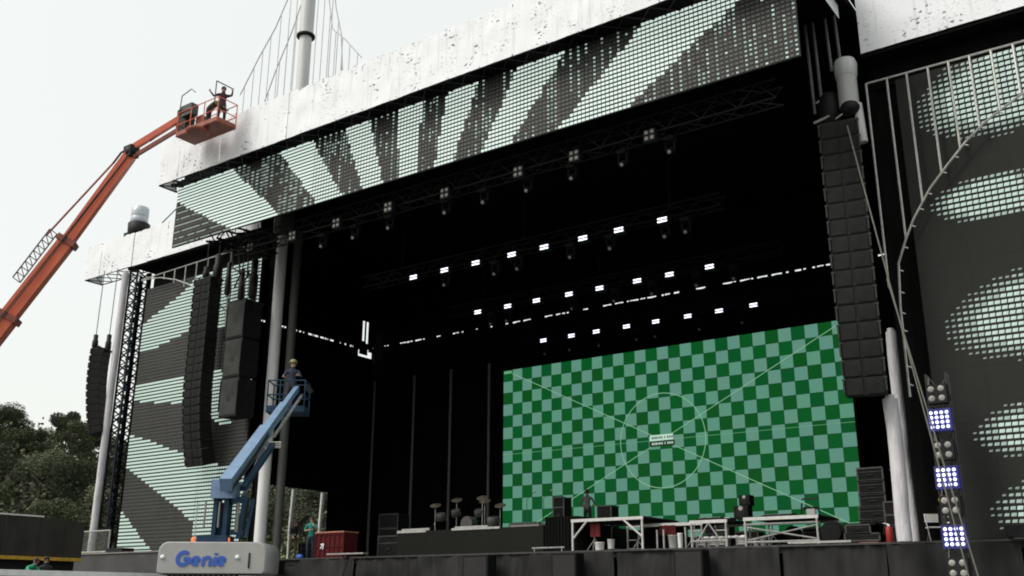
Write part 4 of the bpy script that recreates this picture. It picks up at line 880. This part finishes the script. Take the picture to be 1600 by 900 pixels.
MB().box(-40.5,10,2.5,-38,22.85,3.97).build('box_body','trailer',t); MB().box(-40.52,10,3.975,-37.97,21.9,4.03).build('roof_edge','white_paint',t)
MB().box(-40.4,22.87,2.5,-38.02,23.7,3.9).build('front_section','trailer',t); MB().box(-40.45,10,2.36,-37.96,23.7,2.49).build('stripe','yellow_stripe',t)
MB().box(-40.3,10,1.0,-38.3,23.6,2.35).build('chassis','black_metal',t)
for y in (12.5,13.8,20.5,21.8): MB().lathe((-38.25,y,.55),[(.3,0),(.54,.03),(.55,.25),(.5,.3)],18,(1,0,0)).build('wheel','tyre',t)
for k in range(9): MB().box(-37.99,10.6+k*1.4,2.52,-37.965,10.66+k*1.4,3.95).build('rib','dark_steel',t)
t=thing('site_barrier',(-22,14,0),'white-topped barrier wall running along the lower left edge','barrier')
MB().box(-22.15,6,1.44,-21.9,27,1.57).build('white_cap','barrier_white',t)
for k in range(7): MB().box(-22.1,6+3*k+.02,0,-21.95,8.98+3*k,1.435).build('panel','barrier_pink',t)
t=thing('rear_platform',(-33,22,0),'low dark platform the two figures behind the barrier stand on','platform'); MB().box(-37,19.5,0.02,-30,23.5,.55).build('platform_box','deck',t)
person('person in a bright green shirt leaning behind the barrier at lower left',(-34.9,19.7,.72),math.radians(100),dict(sp=(0,-.1,1.1),ch=(0,-.28,1.22),nk=(0,-.4,1.32),hd0=(0,-.46,1.38),hd1=(0,-.5,1.46),hd2=(0,-.5,1.54),ls=(-.18,-.3,1.27),rs=(.18,-.3,1.27),le=(-.24,-.5,1.1),lw=(-.16,-.75,1.05),lh=(-.14,-.82,1.04),re=(.24,-.5,1.1),rw=(.16,-.75,1.05),rh=(.14,-.82,1.04)),'green_shirt','dark_cloth',sleeve=False)
person('darkly dressed person crouching right of the green-shirted one',(-34.75,20.35,.6),math.radians(70),{},'dark_cloth','dark_cloth')
# ---------------------------------------------------------------- blue boom lift
AZ=math.radians(35.5); bl=thing('blue_boom_lift',(-19.67,15.6,0),'blue telescopic boom lift with a grey counterweight lettered in blue','boom lift'); 
def L2W(x,y,z): 
    c,s=math.cos(AZ),math.sin(AZ); return (-19.67+c*x-s*y,15.6+s*x+c*y,z)
class LB(MB):
    def place(s): s.v=[Vector(L2W(*v)) for v in s.v]; return s
# counterweight: front face toward -y local
def rounded(x0,x1,y0,y1,z0,z1,r):
    mb=LB(); prof=[]
    for cx_,cz_,a0 in ((x1-r,z1-r*1.0,0),(x0+r,z1-r,90),(x0+r*.4,z0+r*.4,180),(x1-r*.4,z0+r*.4,270)):
        rr=r if a0<180 else r*.4
        for k in range(6): a=math.radians(a0+90*k/5); prof.append((cx_+rr*math.cos(a),cz_+rr*math.sin(a)))
    n=len(prof); ys=[(y0,.96),(y0-.06,.9)]
    cx_,cz_=(x0+x1)/2,(z0+z1)/2
    vs=[(a,y1,b) for a,b in prof]+[(a,y0,b) for a,b in prof]+[(cx_+(a-cx_)*.97,y0-.07,cz_+(b-cz_)*.93) for a,b in prof]
    fs=[(i,(i+1)%n,n+(i+1)%n,n+i) for i in range(n)]+[(n+i,n+(i+1)%n,2*n+(i+1)%n,2*n+i) for i in range(n)]
    mb.raw(vs,fs,True); mb.f+=[tuple(range(n-1,-1,-1)),tuple(range(2*n,3*n))]; mb.mi+=[0,0]; mb.sm+=[False,False]
    return mb
mb=rounded(-1.27,1.27,0,1.3,1.52,2.25,.2); 
for i,v in enumerate(mb.v):
    if v.z>2.0: v.z+=.07*(1-(v.x/1.27)**2)-.02
mb.place().build('counterweight','lift_grey',bl)
s_=LB(); s_.box(.86,-.085,1.66,.9,-.05,2.0); s_.box(-1.1,-.08,1.5,1.1,.3,1.515); s_.place().build('slot','black_metal',bl)
for x in (-1.14,.6): LB().lathe((x,-.075,1.9),[(.055,0),(.05,.02),(.02,.03)],12,(0,-1,0)).place().build('tie_ring','white_paint',bl)
th=LB(); 
for k in range(14): th.box(-1.0+k*.12,-.05,1.47,-.94+k*.12,.1,1.5)
th.place().build('lower_grating','black_metal',bl)
def ribbon(mb,pts,w,y,dy=.012):
    P=[Vector((a,0,b)) for a,b in pts]; n=len(P); L=[];Rr=[]
    for i in range(n):
        d=(P[min(i+1,n-1)]-P[max(i-1,0)]).normalized(); q=Vector((-d.z,0,d.x))*w/2; L.append(P[i]+q); Rr.append(P[i]-q)
    vs=[Vector((v.x,y-dy,v.z)) for v in L+Rr]+[Vector((v.x,y,v.z)) for v in L+Rr]
    fs=[]
    for i in range(n-1): fs+=[(i,i+1,n+i+1,n+i),(2*n+i,2*n+i+1,i+1,i),(n+i,n+i+1,3*n+i+1,3*n+i)]
    fs+=[(0,n,3*n,2*n),(n-1,2*n-1,4*n-1,3*n-1)]; mb.raw(vs,fs)
def arcp(cx,cz,rx,rz,a0,a1,k=14): return [(cx+rx*math.cos(math.radians(a0+(a1-a0)*t/k)),cz+rz*math.sin(math.radians(a0+(a1-a0)*t/k))) for t in range(k+1)]
def letter(strokes,ox,w=.092):
    mb=LB(); 
    for q,st in enumerate(strokes): ribbon(mb,[(ox+a+.12*b-.84,1.70+b) for a,b in st],w,-.075,.012+.002*q)
    mb.place().build('letter','logo_blue',bl)
letter([arcp(.17,.17,.135,.14,48,335),[(.175,.165),(.31,.165),(.31,.06)]],0)
def small_e(ox): letter([[(.05,.115),(.215,.115)]+arcp(.13,.115,.085,.085,0,318)[1:]],ox,.072)
small_e(.34)
letter([[(.03,.0),(.03,.21)],[(.035,.13)]+arcp(.115,.13,.075,.07,165,0,8)+[(.19,.0)]],.62,.075)
letter([[(.03,.0),(.03,.21)],[(.03,.255),(.03,.30)]],.88,.078)
small_e(.93)
LB().box(-1.15,1.2,1.25,1.15,3.4,1.5).place().build('turntable','lift_grey',bl); LB().box(-1.1,-.2,.55,1.1,3.2,1.2).place().build('chassis','blue_dark',bl)
for x in (-1.1,1.1):
    for y in (0,2.6):
        LB().lathe((x-.2,y,.52),[(.3,0),(.5,.02),(.52,.1),(.52,.32),(.5,.4),(.3,.42)],20,(1,0,0)).place().build('wheel','tyre',bl)
# turret + mast
LB().box(-.5,.25,2.2,.22,.95,2.42).place().build('turret_base','blue_dark',bl)
tw=LB(); tw.box(-.18,.3,2.35,-.08,.7,3.35); tw.box(.08,.3,2.3,.18,.7,3.35); tw.box(-.08,.5,2.3,.08,.68,3.2); tw.place().build('mast','blue_dark',bl)
tw=LB(); tw.beam((.42,.6,2.35),(.52,.6,3.3),.22,.12); tw.beam((.2,.5,3.2),(.55,.6,3.35),.2,.12); tw.beam((.2,.5,2.5),(.5,.6,2.5),.2,.1); tw.place().build('riser_link','blue_dark',bl)
LB().tube((.62,.5,2.4),(.7,.6,3.3),.045,8).place().build('hose','blue_dark',bl)
LB().tube((.38,.45,2.5),(.36,.5,3.2),.05,8).place().build('lift_cylinder','steel',bl)
for x in (-.35,-.02): LB().tube((x,.28,2.6),(x,.28,3.2),.025,6).place().build('hydraulic_line','steel',bl)
# boom (world coordinates)
B0=Vector((-19.42,15.6,3.55)); B1=Vector((-23.15,21.0,7.22)); db=(B1-B0)
head=LB(); head.box(-.24,.2,3.28,.3,.85,3.72); head.place().build('boom_pivot','blue',bl)
MB().beam(B0,B0+db*.5,.29,.32).build('boom_section','blue',bl); MB().beam(B0+db*.48,B0+db*.78,.21,.23).build('boom_section','blue',bl); MB().beam(B0+db*.76,B1,.14,.16).build('boom_section','blue',bl)
off=Vector((.2,.12,-.38)); MB().beam(B0+db*.1+off,B0+db*.5+off,.14,.12).build('lower_link','blue_dark',bl); MB().beam(B0+db*.55+Vector((.1,.1,-.3)),B1+Vector((.15,.1,-.2)),.07,.06).build('cable_carrier','alu',bl)
MB().tube(B0+db*.12+Vector((.15,.1,-.75)),B0+db*.42+Vector((.1,.05,-.3)),.06,8).build('lift_cylinder','steel',bl)
for k in range(3): MB().path([B0+Vector((.22,.02,-.15+.05*k)),B0+db*.3+Vector((.2,.0,-.16+.05*k)),B0+db*.47+Vector((.19,0,-.1+.05*k))],.014,5).build('hydraulic_hose','tyre',bl)
for k in range(3): q=B0+db*(.48+.0*k)+Vector((0,0,-.28-.06*k)); MB().tube(q,q+Vector((.35,.3,0)),.03,5).build('roller','alu',bl)
def basket(parent,c,w,d,h,mrail,mfloor,rz=0):
    R_=Matrix.Rotation(rz,3,'Z'); c=Vector(c)
    def T(x,y,z): return c+R_@Vector((x,y,z))
    f=MB(); vs=[T(a*w/2,b*d/2,z) for z in (0,.06) for a,b in ((-1,-1),(1,-1),(1,1),(-1,1))]; f.raw(vs,[(3,2,1,0),(4,5,6,7),(0,1,5,4),(1,2,6,5),(2,3,7,6),(3,0,4,7)]); f.build('basket_floor',mfloor,parent)
    f=MB()
    for a,b,a2,b2 in ((-1,-1,1,-1),(1,-1,1,1),(1,1,-1,1),(-1,1,-1,-1)): f.beam(T(a*w/2,b*d/2,.12),T(a2*w/2,b2*d/2,.12),.04,.18)
    f.build('toe_board',mfloor,parent)
    for z in (.55,h): MB().path([T(-w/2,-d/2,z),T(w/2,-d/2,z),T(w/2,d/2,z),T(-w/2,d/2,z)],.022,6,True).build('rail',mrail,parent)
    for a,b in ((-1,-1),(-.33,-1),(.33,-1),(1,-1),(1,1),(-1,1),(.33,1),(-.33,1)): MB().tube(T(a*w/2,b*d/2,0),T(a*w/2,b*d/2,h),.022,6).build('upright',mrail,parent)
    return T
T=basket(bl,(-23.55,21.05,6.45),1.15,.75,1.0,'blue_dark','blue_dark',math.radians(35))
MB().beam(B1,Vector((-23.45,21.0,6.5)),.16,.2).build('basket_arm','blue_dark',bl); MB().beam(Vector((-22.85,21.35,7.1)),Vector((-23.0,21.25,7.3)),.14,.16).build('control_box','black_metal',bl)
for i,x in enumerate((-.95,1.25)):
    pass
t0=bl
for x,lb in ((-.62,0),(.2,1)): 
    mb=LB(); mb.lathe((x,.45,2.28),[(.05,0),(.055,.03),(.05,.08),(.02,.11)],12); mb.place().build('beacon','beacon',bl)
LB().tube((-.62,.5,2.3),(-.62,.5,3.2),.015,5).place().build('whip_aerial','alu',bl)
person('worker in a yellow hard hat and blue shirt in the blue lift basket',(-23.5,21.1,6.5),math.radians(40),dict(re=(.3,-.1,1.2),rw=(.25,-.35,1.2),rh=(.23,-.42,1.22),le=(-.3,-.1,1.2),lw=(-.25,-.35,1.15),lh=(-.23,-.42,1.16)),'blue_shirt','dark_cloth',hat='yellow_hat',sc=.93)
# ---------------------------------------------------------------- orange boom lift
ob=thing('orange_boom_lift',(-44.0,12.6,0),'tall orange telescopic boom lift reaching up to the white banner','boom lift')
O0=Vector((-42.5,14.5,1.9)); Oa=Vector((-38.18,19.11,11.04)); Ob=Vector((-36.83,20.58,14.76)); Oc=Vector((-35.45,22.0,18.75))
dd=(Oa-O0).normalized()
O0=Oa-(Ob-Oa).normalized()*9.5
MB().beam(O0,Oa+(Ob-Oa)*.12,.62,.72).build('boom_section','orange',ob); MB().beam(Oa+(Ob-Oa)*.1,Ob,.5,.6).build('boom_section','orange',ob); MB().beam(Ob-(Oc-Ob)*.02,Oc,.38,.46).build('boom_section','orange',ob)
for p,s in ((Oa+(Ob-Oa)*.12,.8),(Ob,.7)): u_=(Oc-Oa).normalized(); MB().beam(p-u_*.12,p+u_*.12,s*.95,s*1.1).build('boom_collar','orange_dark',ob)
side=Vector((-.55,-.61,.57))*.42
e=MB(); u_=(Oc-Oa).normalized(); p0=Ob-u_*2.4+side*1.25; p1=Ob+side*1.25; p2=Ob-u_*2.4+side*2.1; p3=Ob+side*2.1
e.tube(p0,p1,.03,5); e.tube(p2,p3,.03,5)
for k in range(10): e.tube(p0.lerp(p1,k/9),p2.lerp(p3,k/9),.02,4); 
for k in range(9): e.tube(p0.lerp(p1,k/9),p2.lerp(p3,(k+1)/9),.018,4)
e.build('cable_ladder','dark_steel',ob); MB().tube(Ob+side*2.0-u_*.3,Oc+side*.9-u_*.7,.045,6).build('cable_rail','orange_dark',ob); MB().path([Oc+side*.9-u_*.7,Oc+side*.9-u_*.1,Oc+Vector((0,0,.35))],.045,6).build('hose_loop','black_metal',ob)
for k in range(3): MB().path([Oa+Vector((.3,-.32,.1-.1*k)),Oa.lerp(Ob,.5)+Vector((.28,-.32,.08-.1*k)),Ob+Vector((.22,-.3,.05-.08*k)),Oc+Vector((.2,-.22,-.1-.05*k))],.016,5).build('hydraulic_hose','tyre',ob)
kn=MB(); kn.ball(Oc+Vector((.1,0,.15)),.3,10); kn.box(Oc.x-.2,Oc.y-.22,Oc.z-.1,Oc.x+.3,Oc.y+.22,Oc.z+.4); kn.build('knuckle','black_metal',ob)
J1=Vector((-33.7,23.2,20.6)); J2=Vector((-33.7,23.2,20.15))
MB().beam(Oc+Vector((.2,0,.35)),J1,.2,.24).build('jib_arm','orange',ob); MB().beam(Oc+Vector((.25,0,-.1)),J2+Vector((0,0,-.05)),.14,.15).build('jib_link','orange_dark',ob)
MB().tube(Oc.lerp(J1,.35)+Vector((0,0,.05)),Oc.lerp(J1,.75)+Vector((0,0,.0)),.06,8).build('jib_cylinder','black_metal',ob)
kn=MB(); kn.box(-33.95,23.0,19.75,-33.3,23.45,20.85); kn.ball((-33.65,23.2,20.75),.3,10); kn.build('rotator','black_metal',ob)
T=basket(ob,(-32.15,23.2,19.35),2.6,.95,1.1,'orange','orange_dark')
ex=MB(); ex.path([(-33.35,22.7,20.5),(-33.3,22.7,21.2),(-32.7,22.7,21.35),(-32.4,22.7,21.1)],.022,5); ex.path([(-31.2,22.8,20.4),(-31.2,22.8,21.3),(-31.2,23.6,21.3)],.025,5); ex.build('guard_loop','dark_steel',ob)
MB().box(-33.3,22.75,20.25,-32.65,23.1,20.75).build('control_box','dark_steel',ob); MB().box(-32.75,23.1,19.5,-32.3,23.45,20.2).build('tool_bin','orange_dark',ob)
MB().lathe((-32.0,22.7,19.25),[(.45,0),(.5,.05),(.4,.15)],16,(0,0,-1)).build('basket_hub','orange_dark',ob)
MB().box(-45.5,10.5,1.2,-42.5,14,2.4).build('turret','orange',ob); MB().box(-46,9,.5,-42,15,1.2).build('chassis','orange_dark',ob)
for x in (-46.2,-41.9):
    for y in (9.8,14.2): MB().lathe((x-.2,y,.6),[(.35,0),(.6,.03),(.6,.4),(.35,.43)],18,(1,0,0)).build('wheel','tyre',ob)
person('worker in dark clothes reaching out of the orange lift basket toward the banner',(-31.35,23.3,19.42),math.radians(60),dict(re=(.3,-.25,1.35),rw=(.28,-.5,1.4),rh=(.27,-.6,1.42),le=(-.35,.0,1.3),lw=(-.5,-.2,1.35),lh=(-.55,-.28,1.36)),'maroon_cloth','dark_cloth',sleeve=True,sc=1.05)
person('second worker bending low in the middle of the orange lift basket',(-31.95,23.1,19.42),math.radians(120),dict(sp=(0,-.1,1.05),ch=(0,-.3,1.15),nk=(0,-.42,1.22),hd0=(0,-.5,1.26),hd1=(0,-.55,1.33),hd2=(0,-.55,1.41),ls=(-.18,-.32,1.2),rs=(.18,-.32,1.2),le=(-.24,-.45,1.0),lw=(-.18,-.65,.95),lh=(-.16,-.72,.93),re=(.24,-.45,1.0),rw=(.18,-.65,.95),rh=(.16,-.72,.93)),'olive_cloth','dark_cloth')
SPLIT={'curtain_hem','cable_bundle','peg','rigging_rail','bracket','grille','riser_link','stay','clamp','white_edge','ribs','lower_grating','mast','caption_box','faders','edging','post','yoke','guard_loop'}
def split(o):
    me=o.data; n=len(me.vertices); par=list(range(n))
    def f(a):
        while par[a]!=a: par[a]=par[par[a]]; a=par[a]
        return a
    for p in me.polygons:
        v=p.vertices; r=f(v[0])
        for q in v[1:]: par[f(q)]=r
    comp={}
    for p in me.polygons: comp.setdefault(f(p.vertices[0]),[]).append(p)
    if len(comp)<2: return None
    out=[]
    for ps in comp.values():
        ids=sorted({i for p in ps for i in p.vertices}); mp={i:k for k,i in enumerate(ids)}
        m2=D.meshes.new(o.name.split('.')[0]); m2.from_pydata([me.vertices[i].co for i in ids],[],[[mp[i] for i in p.vertices] for p in ps])
        for m_ in me.materials: m2.materials.append(m_)
        m2.polygons.foreach_set('material_index',[p.material_index for p in ps]); m2.polygons.foreach_set('use_smooth',[p.use_smooth for p in ps]); out.append(m2)
    return out
cache={}
for o in list(D.objects):
    b=o.name.split('.')[0]
    if o.type=='MESH' and b in SPLIT and o.parent:
        k=o.data.name
        if k not in cache: cache[k]=split(o)
        if cache[k]:
            for m2 in cache[k][1:]:
                c=o.copy(); c.data=m2; COL.objects.link(c)
            o.data=cache[k][0]
for o in list(D.objects):
    if 'org' in o: del o['org']
